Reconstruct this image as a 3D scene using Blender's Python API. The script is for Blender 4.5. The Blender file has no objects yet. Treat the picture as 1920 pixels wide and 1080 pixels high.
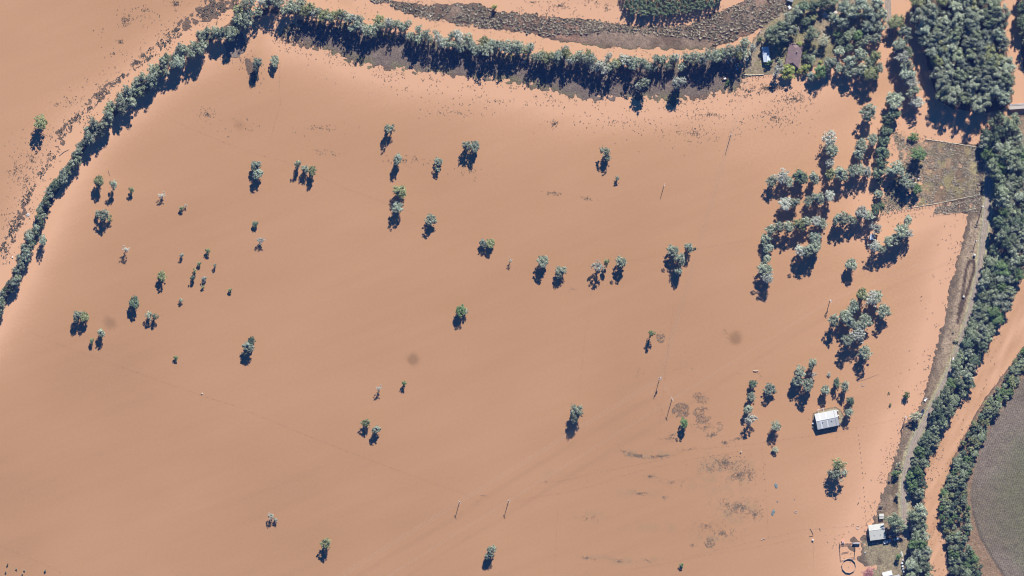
import bpy, bmesh, math, random
import numpy as np
from mathutils import Vector, Matrix

# ------------------------------------------------------------------ camera, sky, sun, exposure
S = 0.37                       # metres per photo pixel
CAMH = 4000.0
scene = bpy.context.scene
C = scene.collection
cam_d = bpy.data.cameras.new("camera"); cam = bpy.data.objects.new("camera", cam_d); C.objects.link(cam)
cam.location = (0, 0, CAMH); cam.rotation_euler = (0, 0, 0)
cam_d.sensor_width = 36; cam_d.lens = 36 * CAMH / (1920 * S)
cam_d.clip_start = 10; cam_d.clip_end = 9000
scene.camera = cam

SUN_EL = math.radians(38.0)
SH = Vector((-0.27, -0.963, 0)).normalized()        # way the shadows fall
to_sun = Vector((-SH.x * math.cos(SUN_EL), -SH.y * math.cos(SUN_EL), math.sin(SUN_EL)))
world = bpy.data.worlds.new("World"); scene.world = world; world.use_nodes = True
wn = world.node_tree; bgn = wn.nodes["Background"]
sky = wn.nodes.new("ShaderNodeTexSky"); sky.sky_type = 'NISHITA'; sky.sun_disc = False
sky.sun_elevation = SUN_EL; sky.sun_rotation = math.atan2(to_sun.x, to_sun.y)
sky.air_density = 1.0; sky.dust_density = 0.0; sky.ozone_density = 5.0
hs = wn.nodes.new('ShaderNodeHueSaturation'); hs.inputs['Saturation'].default_value = 1.35
wn.links.new(sky.outputs[0], hs.inputs['Color']); wn.links.new(hs.outputs[0], bgn.inputs[0]); bgn.inputs[1].default_value = 0.055
sun_d = bpy.data.lights.new("sun", 'SUN'); sun = bpy.data.objects.new("sun", sun_d); C.objects.link(sun)
sun_d.energy = 5.0; sun_d.angle = math.radians(0.5); sun_d.color = (1.0, 0.955, 0.89)
sun.location = (0, 0, 300); sun.rotation_euler = to_sun.to_track_quat('Z', 'Y').to_euler()
scene.view_settings.view_transform = 'Standard'; scene.view_settings.look = 'None'
scene.cycles.filter_width = 1.05
scene.view_settings.gamma = 1; scene.view_settings.exposure = 0.45

random.seed(4); rng = np.random.default_rng(4)
def W(px, py): return ((px - 960) * S, (540 - py) * S)

# ------------------------------------------------------------------ helpers
def tag(o, label=None, cat=None, group=None, kind=None):
    if label: o['label'] = label
    if cat: o['category'] = cat
    if group: o['group'] = group
    if kind: o['kind'] = kind
    return o
def empty(name, loc, rz=0.0):
    o = bpy.data.objects.new(name, None); C.objects.link(o)
    o.location = loc; o.rotation_euler = (0, 0, rz); o.empty_display_size = 0.5
    return o
def mesh_np(name, V, F, mats=(), attrs=None, smooth=False):
    """V (n,3); F (m,k) same-size faces"""
    V = np.asarray(V, dtype=np.float32); F = np.asarray(F, dtype=np.int32)
    me = bpy.data.meshes.new(name)
    me.vertices.add(len(V)); me.vertices.foreach_set('co', V.ravel())
    k = F.shape[1]; m = len(F)
    me.loops.add(m * k); me.loops.foreach_set('vertex_index', F.ravel())
    me.polygons.add(m); me.polygons.foreach_set('loop_start', np.arange(0, m * k, k, dtype=np.int32))
    if attrs:
        for an, arr in attrs.items():
            arr = np.asarray(arr, dtype=np.float32)
            if arr.ndim == 1:
                a = me.attributes.new(an, 'FLOAT', 'POINT'); a.data.foreach_set('value', arr)
            else:
                a = me.attributes.new(an, 'FLOAT_COLOR', 'POINT')
                a.data.foreach_set('color', np.hstack([arr, np.ones((len(arr), 1), np.float32)]).ravel())
    me.update(calc_edges=True); me.validate()
    if smooth: me.polygons.foreach_set('use_smooth', np.ones(m, dtype=bool))
    for mm in mats: me.materials.append(mm)
    return me
def link(name, me, parent=None, loc=None):
    o = bpy.data.objects.new(name, me); C.objects.link(o)
    if parent: o.parent = parent
    if loc: o.location = loc
    return o
class MB:
    """collects polygons, builds ONE mesh"""
    def __init__(s): s.v = []; s.f = []
    def add(s, vs, fs):
        b = len(s.v); s.v += [tuple(v) for v in vs]; s.f += [tuple(i + b for i in f) for f in fs]
    def box(s, x0, y0, z0, x1, y1, z1, M=None):
        vs = [Vector(p) for p in ((x0,y0,z0),(x1,y0,z0),(x1,y1,z0),(x0,y1,z0),(x0,y0,z1),(x1,y0,z1),(x1,y1,z1),(x0,y1,z1))]
        if M: vs = [M @ v for v in vs]
        s.add(vs, [(0,3,2,1),(4,5,6,7),(0,1,5,4),(1,2,6,5),(2,3,7,6),(3,0,4,7)])
    def tube(s, pts, radii, n=6, cap=True):
        pts = [Vector(p) for p in pts]; b = len(s.v)
        if not hasattr(radii, '__len__'): radii = [radii] * len(pts)
        for i, p in enumerate(pts):
            t = (pts[min(i+1, len(pts)-1)] - pts[max(i-1, 0)]).normalized()
            a = t.orthogonal().normalized() if abs(t.z) < .9 else Vector((1, 0, 0)).cross(t).normalized()
            c = t.cross(a)
            for k in range(n):
                an = 2 * math.pi * k / n
                s.v.append(tuple(p + (a * math.cos(an) + c * math.sin(an)) * radii[i]))
        for i in range(len(pts) - 1):
            for k in range(n):
                k2 = (k + 1) % n
                s.f.append((b+i*n+k, b+i*n+k2, b+(i+1)*n+k2, b+(i+1)*n+k))
        if cap:
            s.f.append(tuple(b + k for k in range(n))[::-1]); s.f.append(tuple(b+(len(pts)-1)*n+k for k in range(n)))
    def prism(s, poly, axis, a0, a1):
        """poly in the two other axes, extruded along axis"""
        def mk(p, a): return {'x': (a, p[0], p[1]), 'y': (p[0], a, p[1]), 'z': (p[0], p[1], a)}[axis]
        n = len(poly)
        s.add([mk(p, a0) for p in poly] + [mk(p, a1) for p in poly],
              [tuple(range(n))[::-1], tuple(range(n, 2*n))] + [(i, (i+1) % n, n+(i+1) % n, n+i) for i in range(n)])
    def build(s, name, mat, parent=None, bevel=0, loc=None):
        me = bpy.data.meshes.new(name); me.from_pydata(s.v, [], s.f); me.materials.append(mat)
        bm = bmesh.new(); bm.from_mesh(me); bmesh.ops.recalc_face_normals(bm, faces=bm.faces)
        if bevel: bmesh.ops.bevel(bm, geom=bm.edges[:], offset=bevel, segments=2, affect='EDGES', clamp_overlap=True)
        bm.to_mesh(me); bm.free()
        return link(name, me, parent, loc)

def hash2(ix, iy, seed):
    h = (ix.astype(np.int64) * 374761393 + iy.astype(np.int64) * 668265263 + seed * 974634777) & 0xffffffff
    h = ((h ^ (h >> 13)) * 1274126177) & 0xffffffff
    h = h ^ (h >> 16)
    return (h & 0xffffff) / float(0xffffff)
def vn(x, y, sc, seed=0, octv=1):
    out = 0; amp = 1; tot = 0
    for o in range(octv):
        u = x / sc; v = y / sc; i = np.floor(u); j = np.floor(v); f = u - i; g = v - j
        f = f*f*(3-2*f); g = g*g*(3-2*g)
        a = hash2(i, j, seed+o); b = hash2(i+1, j, seed+o); c = hash2(i, j+1, seed+o); d = hash2(i+1, j+1, seed+o)
        out = out + amp * ((a*(1-f)+b*f)*(1-g) + (c*(1-f)+d*f)*g); tot += amp; amp *= .5; sc = sc / 2.03
    return out / tot
def pip(px, py, poly):
    ins = np.zeros(np.shape(px), bool); n = len(poly)
    for i in range(n):
        x0, y0 = poly[i]; x1, y1 = poly[(i+1) % n]
        if y0 == y1: continue
        c = ((y0 > py) != (y1 > py)) & (px < (x1-x0) * (py-y0) / (y1-y0) + x0)
        ins ^= c
    return ins
def pdist(px, py, pts, closed=False):
    d = np.full(np.shape(px), 1e9); n = len(pts)
    for i in range(n if closed else n-1):
        x0, y0 = pts[i]; x1, y1 = pts[(i+1) % n]
        dx, dy = x1-x0, y1-y0; L = dx*dx+dy*dy + 1e-9
        t = np.clip(((px-x0)*dx + (py-y0)*dy) / L, 0, 1)
        d = np.minimum(d, np.hypot(px-x0-t*dx, py-y0-t*dy))
    return d
def sdf(px, py, poly):       # positive inside
    d = pdist(px, py, poly, True)
    return np.where(pip(px, py, poly), d, -d)
def sst(a, b, x):
    t = np.clip((x-a)/(b-a), 0, 1); return t*t*(3-2*t)

# ------------------------------------------------------------------ materials
def newmat(name):
    m = bpy.data.materials.new(name); m.use_nodes = True
    nt = m.node_tree; b = nt.nodes["Principled BSDF"]; return m, nt, b
def nd(nt, t, **kw):
    n = nt.nodes.new(t)
    for k, v in kw.items(): setattr(n, k, v)
    return n
def simple(name, col, rough=0.7, noise=0.15, nscale=1.5, metal=0.0, spec=0.4):
    m, nt, b = newmat(name)
    tc = nd(nt, 'ShaderNodeTexCoord'); n = nd(nt, 'ShaderNodeTexNoise'); n.inputs['Scale'].default_value = nscale; n.inputs['Detail'].default_value = 5
    nt.links.new(tc.outputs['Object'], n.inputs['Vector'])
    r = nd(nt, 'ShaderNodeMapRange'); r.inputs[1].default_value = .3; r.inputs[2].default_value = .7
    r.inputs[3].default_value = 1-noise; r.inputs[4].default_value = 1+noise
    nt.links.new(n.outputs[0], r.inputs[0])
    mx = nd(nt, 'ShaderNodeVectorMath', operation='SCALE'); mx.inputs[0].default_value = col
    nt.links.new(r.outputs[0], mx.inputs['Scale']); nt.links.new(mx.outputs[0], b.inputs['Base Color'])
    b.inputs['Roughness'].default_value = rough; b.inputs['Metallic'].default_value = metal
    b.inputs['Specular IOR Level'].default_value = spec
    return m
def leafmat(name, c1, c2, trans=0.2, var=0.25):
    m, nt, b = newmat(name)
    at = nd(nt, 'ShaderNodeAttribute', attribute_name='tint'); oi = nd(nt, 'ShaderNodeObjectInfo')
    mx = nd(nt, 'ShaderNodeMix', data_type='RGBA'); mx.inputs[6].default_value = (*c1, 1); mx.inputs[7].default_value = (*c2, 1)
    nt.links.new(at.outputs['Fac'], mx.inputs[0])
    r = nd(nt, 'ShaderNodeMapRange'); r.inputs[3].default_value = 1-var; r.inputs[4].default_value = 1+var
    nt.links.new(oi.outputs['Random'], r.inputs[0])
    sc = nd(nt, 'ShaderNodeVectorMath', operation='SCALE'); nt.links.new(mx.outputs[2], sc.inputs[0]); nt.links.new(r.outputs[0], sc.inputs['Scale'])
    nt.links.new(sc.outputs[0], b.inputs['Base Color']); b.inputs['Roughness'].default_value = 0.5
    b.inputs['Specular IOR Level'].default_value = 0.4
    if trans:
        tr = nd(nt, 'ShaderNodeBsdfTranslucent'); nt.links.new(sc.outputs[0], tr.inputs[0])
        ms = nd(nt, 'ShaderNodeMixShader'); ms.inputs[0].default_value = trans
        out = nt.nodes['Material Output']; nt.links.new(b.outputs[0], ms.inputs[1]); nt.links.new(tr.outputs[0], ms.inputs[2]); nt.links.new(ms.outputs[0], out.inputs[0])
    return m
LEAF = {
 'g': leafmat('leaf_grey_green', (.125, .155, .095), (.53, .575, .41)),
 'o': leafmat('leaf_olive', (.12, .15, .055), (.42, .44, .21)),
 'd': leafmat('leaf_dark_green', (.06, .095, .055), (.23, .30, .175)),
 'r': leafmat('leaf_river_green', (.09, .125, .065), (.43, .485, .30)),
 'y': leafmat('leaf_lime', (.20, .25, .06), (.46, .50, .13)),
 'v': leafmat('leaf_fresh_green', (.09, .17, .05), (.23, .32, .13)),
 'p': leafmat('leaf_pale', (.26, .28, .22), (.64, .65, .54)),
 'c': leafmat('leaf_cream', (.35, .35, .22), (.56, .55, .38)),
 'k': leafmat('leaf_pink_blossom', (.55, .20, .20), (.75, .42, .40)),
 't': leafmat('leaf_blue_green', (.105, .14, .095), (.46, .52, .385)),
 'f': leafmat('leaf_orchard', (.10, .16, .08), (.28, .36, .20)),
}
BARK = simple('bark_grey', (.24, .21, .18), .85)
BARKW = simple('bark_white', (.62, .60, .56), .8, .1)
M_WHITE = simple('white_sheet_metal', (.55, .55, .525), .45, .05, .6)
M_GREYSHEET = simple('grey_sheet_metal', (.44, .44, .42), .5, .08, .5)  # greyer sheet for the skylight strip near the right end of the roof
M_CREAM = simple('cream_sheet_metal', (.60, .59, .52), .5, .06, .5)
M_BLUEROOF = simple('bluish_sheet_metal', (.60, .67, .78), .45, .08, .8)
M_RUSTROOF = simple('purple_brown_roof', (.245, .17, .165), .8, .15, .4)
M_WALL = simple('pale_wall', (.45, .43, .40), .8)
M_DARK = simple('dark_opening', (.03, .03, .035), .7)
M_WOOD = simple('weathered_wood', (.20, .17, .14), .85)
M_PALEWOOD = simple('bleached_wood', (.55, .50, .44), .85)
M_STEEL = simple('galvanised_steel', (.50, .51, .53), .5, .08, 2, .3)
M_RUST = simple('rusty_steel', (.20, .085, .055), .8, .25, 2)
M_WIRE = simple('aluminium_wire', (.58, .50, .44), .45, .0)
M_CERAM = simple('white_ceramic', (.85, .86, .86), .3, .02)
M_RUBBER = simple('black_rubber', (.025, .025, .027), .8, .1)
M_GLASS = simple('dark_glass', (.02, .03, .045), .1, .0, 1, 0, .8)
M_RED = simple('red_paint', (.42, .035, .04), .35, .05)
M_NAVY = simple('navy_paint', (.035, .055, .10), .3, .05)
M_CWHITE = simple('white_paint', (.80, .80, .80), .3, .03)
M_SILVER = simple('silver_blue_paint', (.38, .44, .52), .35, .03)
M_LAMP = simple('lamp_lens', (.7, .68, .6), .2, 0)
M_CONC = simple('concrete', (.50, .46, .41), .85, .12, .5)
M_PINK = simple('faded_pink_sheet', (.62, .36, .33), .7)
M_ROCK = simple('pale_rock', (.50, .46, .42), .9, .2, 1)
M_STRAW = simple('straw', (.52, .46, .33), .9, .2, 2)
M_SLATE = simple('grey_green_canvas', (.17, .21, .20), .7, .25, .8)

# ------------------------------------------------------------------ terrain outlines (photo pixels = ground metres / S)
LOWBANK = [(524,56),(560,42),(600,38),(700,54),(850,84),(960,100),(1100,112),(1200,118),(1300,116),(1380,98),(1400,140),(1395,158),(1375,170),(1330,180),(1260,188),(1200,188),(1160,192),(1100,192),(1040,176),(960,154),(850,144),(760,134),(700,124),(660,114),(620,96),(560,80),(530,74)]
SCRUB = [(690,-80),(695,2),(750,4),(800,12),(860,6),(900,8),(930,22),(1000,26),(1060,36),(1110,36),(1160,46),(1200,50),(1290,47),(1350,22),(1400,0),(1410,-80),(1500,-80),(1500,10),(1470,22),(1445,38),(1400,68),(1330,92),(1250,93),(1180,93),(1100,84),(1040,74),(960,57),(860,46),(800,34),(740,16)]
YARD = [(1392,144),(1398,108),(1412,75),(1440,40),(1470,18),(1500,-80),(1645,-80),(1643,70),(1600,78),(1570,100),(1545,120),(1520,128),(1470,138)]
STRIPL = [(452,-80),(446,8),(420,22),(398,32),(370,44),(340,64),(315,84),(290,104),(262,125),(240,142),(212,162),(185,190),(160,212),(135,242),(112,262),(100,256),(120,235),(150,206),(175,182),(205,158),(230,136),(262,108),(292,80),(322,56),(352,34),(385,10),(400,-80)]
STRIPL2 = [(118,258),(106,290),(88,320),(70,345),(58,370),(45,400),(35,430),(22,460),(8,485),(-60,560),(-60,510),(0,465),(14,440),(24,415),(36,390),(48,362),(66,335),(82,305),(96,280),(108,262)]
LEVEE = [(600,22),(500,18),(440,45),(400,68),(340,100),(310,122),(270,156),(240,186),(200,222),(165,260),(145,292),(115,335),(95,368),(80,400),(66,436),(48,475),(33,512),(12,550),(-40,640)]
PADDOCK = [(1672,246),(1700,256),(1732,264),(1790,268),(1838,276),(1844,300),(1842,366),(1760,381),(1700,392),(1652,403),(1650,380),(1668,345),(1690,310),(1682,280)]
PADDOCK2 = [(1745,402),(1760,384),(1842,368),(1836,396),(1800,398)]
ROADLAND = [(1845,250),(1920,215),(1960,215),(1960,470),(1905,540),(1885,590),(1845,650),(1812,735),(1795,765),(1770,795),(1750,832),(1736,870),(1730,905),(1735,950),(1732,1000),(1745,1090),(1745,1180),(1625,1180),(1632,1075),(1640,1062),(1618,1050),(1625,1020),(1632,1000),(1640,965),(1655,920),(1668,880),(1684,835),(1695,800),(1712,782),(1718,775),(1738,728),(1748,690),(1756,655),(1768,610),(1778,560),(1788,515),(1800,470),(1812,430),(1816,396),(1834,392),(1843,330)]
FOREST = [(1700,-80),(1872,-80),(1880,60),(1893,120),(1898,190),(1880,206),(1842,212),(1790,205),(1760,190),(1745,150),(1735,100),(1715,50)]
EASTBANK = [(1918,-80),(2050,-80),(2050,196),(1925,190),(1915,100)]
RBANK = [(1925,640),(1890,690),(1840,758),(1800,830),(1780,880),(1766,930),(1764,970),(1772,1000),(1778,1080),(1790,1180),(2100,1180),(2100,600)]
FIELD = [(1930,690),(1885,756),(1858,798),(1836,845),(1824,885),(1818,925),(1824,965),(1836,1005),(1858,1045),(1885,1085),(1930,1180),(2100,1180),(2100,600)]
ISLE = [(1568,762),(1576,768),(1584,782),(1583,796),(1574,800),(1560,806),(1530,808),(1522,795),(1524,775),(1540,768)]
YARDS2 = [(1588,1022),(1600,1010),(1625,1005),(1645,1010),(1640,1062),(1620,1060),(1606,1045)]
TUCK = [(418,72),(455,58),(462,95),(448,108),(424,108)]
TUCK2 = [(455,105),(470,112),(478,135),(480,160),(470,150),(462,130)]
# (outline, slope m/px, top, roughness m, wavelength px)
ZONES = [(LOWBANK,.014,.5,.26,6),(SCRUB,.03,.6,.22,9),(YARD,.05,.8,.05,12),(STRIPL,.02,-.02,.26,5),(STRIPL2,.02,-.08,.24,5),
         (PADDOCK,.02,.10,.24,8),(PADDOCK2,.02,.08,.22,7),(ROADLAND,.018,1.0,.13,6),(FOREST,.05,.6,.1,12),(EASTBANK,.06,1.,.05,12),
         (RBANK,.05,1.2,.15,12),(ISLE,.04,.3,.04,5),(YARDS2,.02,.06,.20,10),(TUCK,.03,.3,.15,7),(TUCK2,.03,.1,.2,6)]
TRACK = [(1862,250),(1856,300),(1853,350),(1852,390),(1846,430),(1840,480),(1831,540),(1816,600),(1799,650),(1780,700),(1760,740),(1740,780),(1722,812),(1706,850),(1697,890),(1694,930),(1696,970),(1700,1010)]
TRACK2 = [(1663,-60),(1665,20),(1668,40),(1670,70)]

step = 2.5
gx = np.arange(-110, 2032, step); gy = np.arange(-110, 1192, step)
outer = np.array([200, 600, 1500, 3500, 7000.])
gx = np.concatenate([(-110 - outer[::-1]), gx, gx[-1] + outer]); gy = np.concatenate([(-110 - outer[::-1]), gy, gy[-1] + outer])
PX, PY = np.meshgrid(gx, gy)
Hh = np.full(PX.shape, -1.4); SD = {}
for i, (poly, slope, top, rough, wl) in enumerate(ZONES):
    x0 = min(p[0] for p in poly)-70; x1 = max(p[0] for p in poly)+70; y0 = min(p[1] for p in poly)-70; y1 = max(p[1] for p in poly)+70
    sel = (PX > x0) & (PX < x1) & (PY > y0) & (PY < y1)
    d = np.full(PX.shape, -70.); d[sel] = sdf(PX[sel], PY[sel], poly); SD[i] = d
    nn = (vn(PX, PY, wl, 10+i, 3) - .5) * 2
    big = (vn(PX, PY, 45, 60+i, 2) - .5) * 2
    h = np.minimum(np.maximum(d * slope, -1.4), top) + nn * rough * np.exp(-np.maximum(-d, 0)/14) + big * rough * .5 * (d > -25)
    Hh = np.maximum(Hh, np.where(d > -60, h, -1.4))
# rounded shoulder of the levee under the tree row, carved creek beyond it
dl = pdist(PX, PY, LEVEE); Hh = np.maximum(Hh, .25 - (dl/9.)**2*.4 + (vn(PX, PY, 8, 5, 2)-.5)*.2)
Hh = np.maximum(Hh, -1.4)
Hh = np.where((SD[5] > -5) & (PX < 1760), Hh - .10*sst(1760,1700,PX), Hh)
PADPOND = [(1755,250),(1815,252),(1830,258),(1832,264),(1790,264),(1758,260)]
sel = sdf(PX, PY, PADPOND); Hh = np.where(sel > -3, np.minimum(Hh, -.3), Hh)
def Hat(px, py):
    i = np.clip(np.searchsorted(gx, px)-1, 0, len(gx)-2); j = np.clip(np.searchsorted(gy, py)-1, 0, len(gy)-2)
    u = (px-gx[i])/(gx[i+1]-gx[i]); v = (py-gy[j])/(gy[j+1]-gy[j])
    return (Hh[j,i]*(1-u)+Hh[j,i+1]*u)*(1-v) + (Hh[j+1,i]*(1-u)+Hh[j+1,i+1]*u)*v
def Hz(px, py): return float(Hat(np.array(float(px)), np.array(float(py))))

# ground colours (dry, unlit albedo)
col = np.zeros(PX.shape + (3,)); col[:] = (.125, .098, .078)
def paint(mask, c):
    m = np.clip(mask, 0, 1)[..., None]; col[:] = col*(1-m) + np.array(c)*m
n1 = vn(PX, PY, 30, 1, 3); n2 = vn(PX, PY, 6, 2, 2); n3 = vn(PX, PY, 90, 3, 2)
paint(sst(0, 8, SD[0]), (.135,.118,.110))
paint(sst(22, 2, SD[0]) * (SD[0] > -30) * sst(.3,.7,n1), (.135,.135,.085))
paint(sst(0, 6, SD[1]) * sst(.35,.6,n1), (.20,.165,.14))
paint(sst(0, 6, SD[1]) * sst(.5,.75,n3), (.26,.165,.13))
paint(sst(-3, 5, SD[2]), (.24,.215,.165)); paint(sst(-3, 5, SD[2])*sst(.4,.7,n1), (.19,.19,.12))
paint(sst(0,3,SD[5]), (.27,.21,.15)); paint(sst(0,3,SD[5])*sst(1735,1775,PX)*sst(.25,.6,n1), (.15,.12,.085)); paint(sst(1800,1835,PX)*(SD[5] > 0), (.31,.30,.18)); paint(sst(0,3,SD[5])*sst(.52,.72,vn(PX,PY,18,44,2)), (.21,.20,.115))
paint(sst(0,5,SD[7]), (.205,.17,.13)); paint(sst(0,5,SD[7])*sst(.45,.7,n1)*(PX<1865), (.27,.235,.175)); paint(sst(2,6,SD[7])*sst(.55,.75,vn(PX,PY,14,45,3))*(PX<1865), (.12,.10,.07))
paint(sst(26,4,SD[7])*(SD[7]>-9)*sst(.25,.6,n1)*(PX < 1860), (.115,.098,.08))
dtr = pdist(PX, PY, TRACK)
paint(sst(13,8,dtr)*(PY < 970), (.30,.30,.21)); 
lz = sst(8,14,dtr)*sst(40,26,dtr)*sst(400,420,PY)*sst(720,640,PY)*(PX < 1838)*(SD[7] > 6)
paint(lz*(.6+.4*sst(.3,.6,n2)), (.27,.23,.185))
# muddy loop worn by wheels beside the track
LOOP = [(1797,590),(1806,545),(1811,508),(1817,490),(1826,490),(1826,508),(1819,530),(1806,570),(1795,605)]
paint(sst(4.6,2.4,pdist(PX,PY,LOOP)+n2*1.2), (.075,.06,.05))
YG = [(1615,1015),(1655,1015),(1700,1020),(1705,1090),(1640,1090),(1625,1050)]
paint(sst(-6,6,sdf(PX,PY,YG)), (.215,.20,.145)); paint(sst(14,4,np.hypot(PX-1650,PY-1052)+n1*14), (.13,.11,.085))
paint(sst(2,9,SD[8]), (.12,.10,.075)); paint(sst(0,5,SD[10]), (.20,.15,.11))
fd = sdf(PX, PY, FIELD)
paint(sst(0,3,fd), (.155,.14,.125)); paint(sst(0,4,fd)*sst(15,85,fd+(n1-.5)*34)*sst(700,900,PY), (.115,.138,.088)); paint(sst(0,4,fd)*sst(.5,.75,n3)*.6, (.12,.112,.085))
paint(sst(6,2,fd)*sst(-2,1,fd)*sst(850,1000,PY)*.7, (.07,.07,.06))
paint(sst(0,4,SD[11]), (.26,.24,.17)); paint(sst(-2,4,SD[13]), (.19,.17,.16))
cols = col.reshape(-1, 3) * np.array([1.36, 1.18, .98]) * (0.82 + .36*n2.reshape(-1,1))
fm = (sst(0,4,fd)).reshape(-1)
nx, ny = len(gx), len(gy)
V = np.stack([(PX-960)*S, (540-PY)*S, Hh], -1).reshape(-1, 3)
ii = (np.arange(ny-1)[:, None]*nx + np.arange(nx-1)[None]).ravel()
F = np.stack([ii, ii+nx, ii+nx+1, ii+1], 1)
m, nt, b = newmat('ground_soil')
at = nd(nt,'ShaderNodeAttribute',attribute_name='cover'); fa = nd(nt,'ShaderNodeAttribute',attribute_name='field')
tc = nd(nt,'ShaderNodeTexCoord')
ns = nd(nt,'ShaderNodeTexNoise'); ns.inputs['Scale'].default_value=.9; ns.inputs['Detail'].default_value=6; nt.links.new(tc.outputs['Object'], ns.inputs['Vector'])
r = nd(nt,'ShaderNodeMapRange'); r.inputs[1].default_value=.3; r.inputs[2].default_value=.7; r.inputs[3].default_value=.66; r.inputs[4].default_value=1.34; nt.links.new(ns.outputs[0], r.inputs[0])
sc = nd(nt,'ShaderNodeVectorMath',operation='SCALE'); nt.links.new(at.outputs['Color'], sc.inputs[0]); nt.links.new(r.outputs[0], sc.inputs['Scale'])
# furrows in the ploughed field
mp = nd(nt,'ShaderNodeMapping'); mp.inputs['Rotation'].default_value=(0,0,math.radians(20)); nt.links.new(tc.outputs['Object'], mp.inputs[0])
wv = nd(nt,'ShaderNodeTexWave', wave_type='BANDS'); wv.inputs['Scale'].default_value=.22; wv.inputs['Distortion'].default_value=2.5; wv.inputs['Detail'].default_value=3; wv.inputs['Detail Scale'].default_value=.5
nt.links.new(mp.outputs[0], wv.inputs['Vector'])
rf = nd(nt,'ShaderNodeMapRange'); rf.inputs[3].default_value=.86; rf.inputs[4].default_value=1.12; nt.links.new(wv.outputs[1], rf.inputs[0])
mxf = nd(nt,'ShaderNodeMix', data_type='FLOAT'); nt.links.new(fa.outputs['Fac'], mxf.inputs[0]); mxf.inputs[2].default_value=1; nt.links.new(rf.outputs[0], mxf.inputs[3])
sc2 = nd(nt,'ShaderNodeVectorMath',operation='SCALE'); nt.links.new(sc.outputs[0], sc2.inputs[0]); nt.links.new(mxf.outputs[0], sc2.inputs['Scale'])
nt.links.new(sc2.outputs[0], b.inputs['Base Color']); b.inputs['Roughness'].default_value=.9; b.inputs['Specular IOR Level'].default_value=.2
bp = nd(nt,'ShaderNodeBump'); bp.inputs['Strength'].default_value=.6; bp.inputs['Distance'].default_value=.5; nt.links.new(ns.outputs[0], bp.inputs['Height']); nt.links.new(bp.outputs[0], b.inputs['Normal'])
M_GROUND = m
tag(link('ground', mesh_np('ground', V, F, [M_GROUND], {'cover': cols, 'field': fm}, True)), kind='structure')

# flood water: one sheet; 'silt' = how pale the suspended mud is
step2 = 4.0
wx = np.arange(-110, 2034, step2); wy = np.arange(-110, 1194, step2)
wx = np.concatenate([(-110-outer[::-1]), wx, wx[-1]+outer]); wy = np.concatenate([(-110-outer[::-1]), wy, wy[-1]+outer])
QX, QY = np.meshgrid(wx, wy)
hh = Hat(QX.ravel(), QY.ravel()).reshape(QX.shape)
allpoly = [LOWBANK, SCRUB, YARD, PADDOCK, ROADLAND, FOREST, RBANK]
ds = np.full(QX.shape, 1e9)
for p in allpoly: ds = np.minimum(ds, -sdf(QX, QY, p))
ds = np.minimum(ds, pdist(QX, QY, LEVEE) - 6)
ds = np.maximum(ds, 0)
silt = .24 + .95*np.exp(-ds/42.)
silt += .10*sst(600, 100, QY)
silt += .22*np.exp(-((QX-1560)/230.)**2)
silt += (vn(QX, QY, 240, 71, 3)-.5)*.20 + (vn(QX*.5+QY*.25, QY, 70, 72, 3)-.5)*.10
silt = np.where(pdist(QX,QY,[(1890,0),(1892,190),(1920,215)])<22, np.maximum(silt*.2+.72, 0), silt)
riv = pdist(QX, QY, [(1935,560),(1905,620),(1850,700),(1800,770),(1765,830),(1745,890),(1742,950),(1752,1010),(1762,1090)])
silt = np.where(riv < 40, .66 + (vn(QX*1.0+QY*.55, QY*.18, 9, 9, 3)-.5)*.62, silt)
for cx, cy, rr, k in [(205,605,11,.34),(775,673,11,.5),(1379,634,11,.52),(450,235,9,.25)]:
    silt -= k*sst(rr+6, rr-7, np.hypot(QX-cx, QY-cy) + (vn(QX,QY,9,91,2)-.5)*7)
# sunken grass under the surface, lower right
m = np.zeros(QX.shape)
for cx, cy, ax, ay, k in [(1360,875,60,22,.8),(1385,960,45,26,.9),(1350,905,70,30,.5),(1205,852,62,9,1.2),(1105,968,40,10,.7),(1190,925,50,9,.6),(1235,990,70,10,.5),(1120,1046,30,6,.9),(1170,1052,35,8,.6),(1215,1050,20,6,.7),(1330,1015,30,18,.8),(1220,895,18,8,.5),(1030,888,30,10,.3)]:
    m = np.maximum(m, k*sst(1.25, .3, np.hypot((QX-cx)/ax, (QY-cy)/ay)))
weedm = m * sst(.36, .74, vn(QX, QY, 10, 77, 3))
silt += (vn(QX*.35+QY*.9, QY*.12-QX*.05, 13, 74, 3)-.5)*.10
silt = np.clip(silt, -.6, 1.5)
nx2, ny2 = len(wx), len(wy)
V = np.stack([(QX-960)*S, (540-QY)*S, QX*0], -1).reshape(-1, 3)
ii = (np.arange(ny2-1)[:, None]*nx2 + np.arange(nx2-1)[None]).ravel()
F = np.stack([ii, ii+nx2, ii+nx2+1, ii+1], 1)
mat, nt, b = newmat('muddy_flood_water')
at = nd(nt,'ShaderNodeAttribute',attribute_name='silt'); aw = nd(nt,'ShaderNodeAttribute',attribute_name='sunken_weed')
tc = nd(nt,'ShaderNodeTexCoord')
ns = nd(nt,'ShaderNodeTexNoise'); ns.inputs['Scale'].default_value=.55; ns.inputs['Detail'].default_value=7; ns.inputs['Roughness'].default_value=.7; nt.links.new(tc.outputs['Object'], ns.inputs['Vector'])
ad = nd(nt,'ShaderNodeMath',operation='MULTIPLY_ADD'); nt.links.new(ns.outputs[0], ad.inputs[0]); ad.inputs[1].default_value=.34; nt.links.new(at.outputs['Fac'], ad.inputs[2])
cr = nd(nt,'ShaderNodeValToRGB'); nt.links.new(ad.outputs[0], cr.inputs[0])
e = cr.color_ramp.elements; e[0].position=0; e[0].color=(.325,.182,.088,1); e[1].position=1.0; e[1].color=(.665,.382,.222,1)
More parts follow.
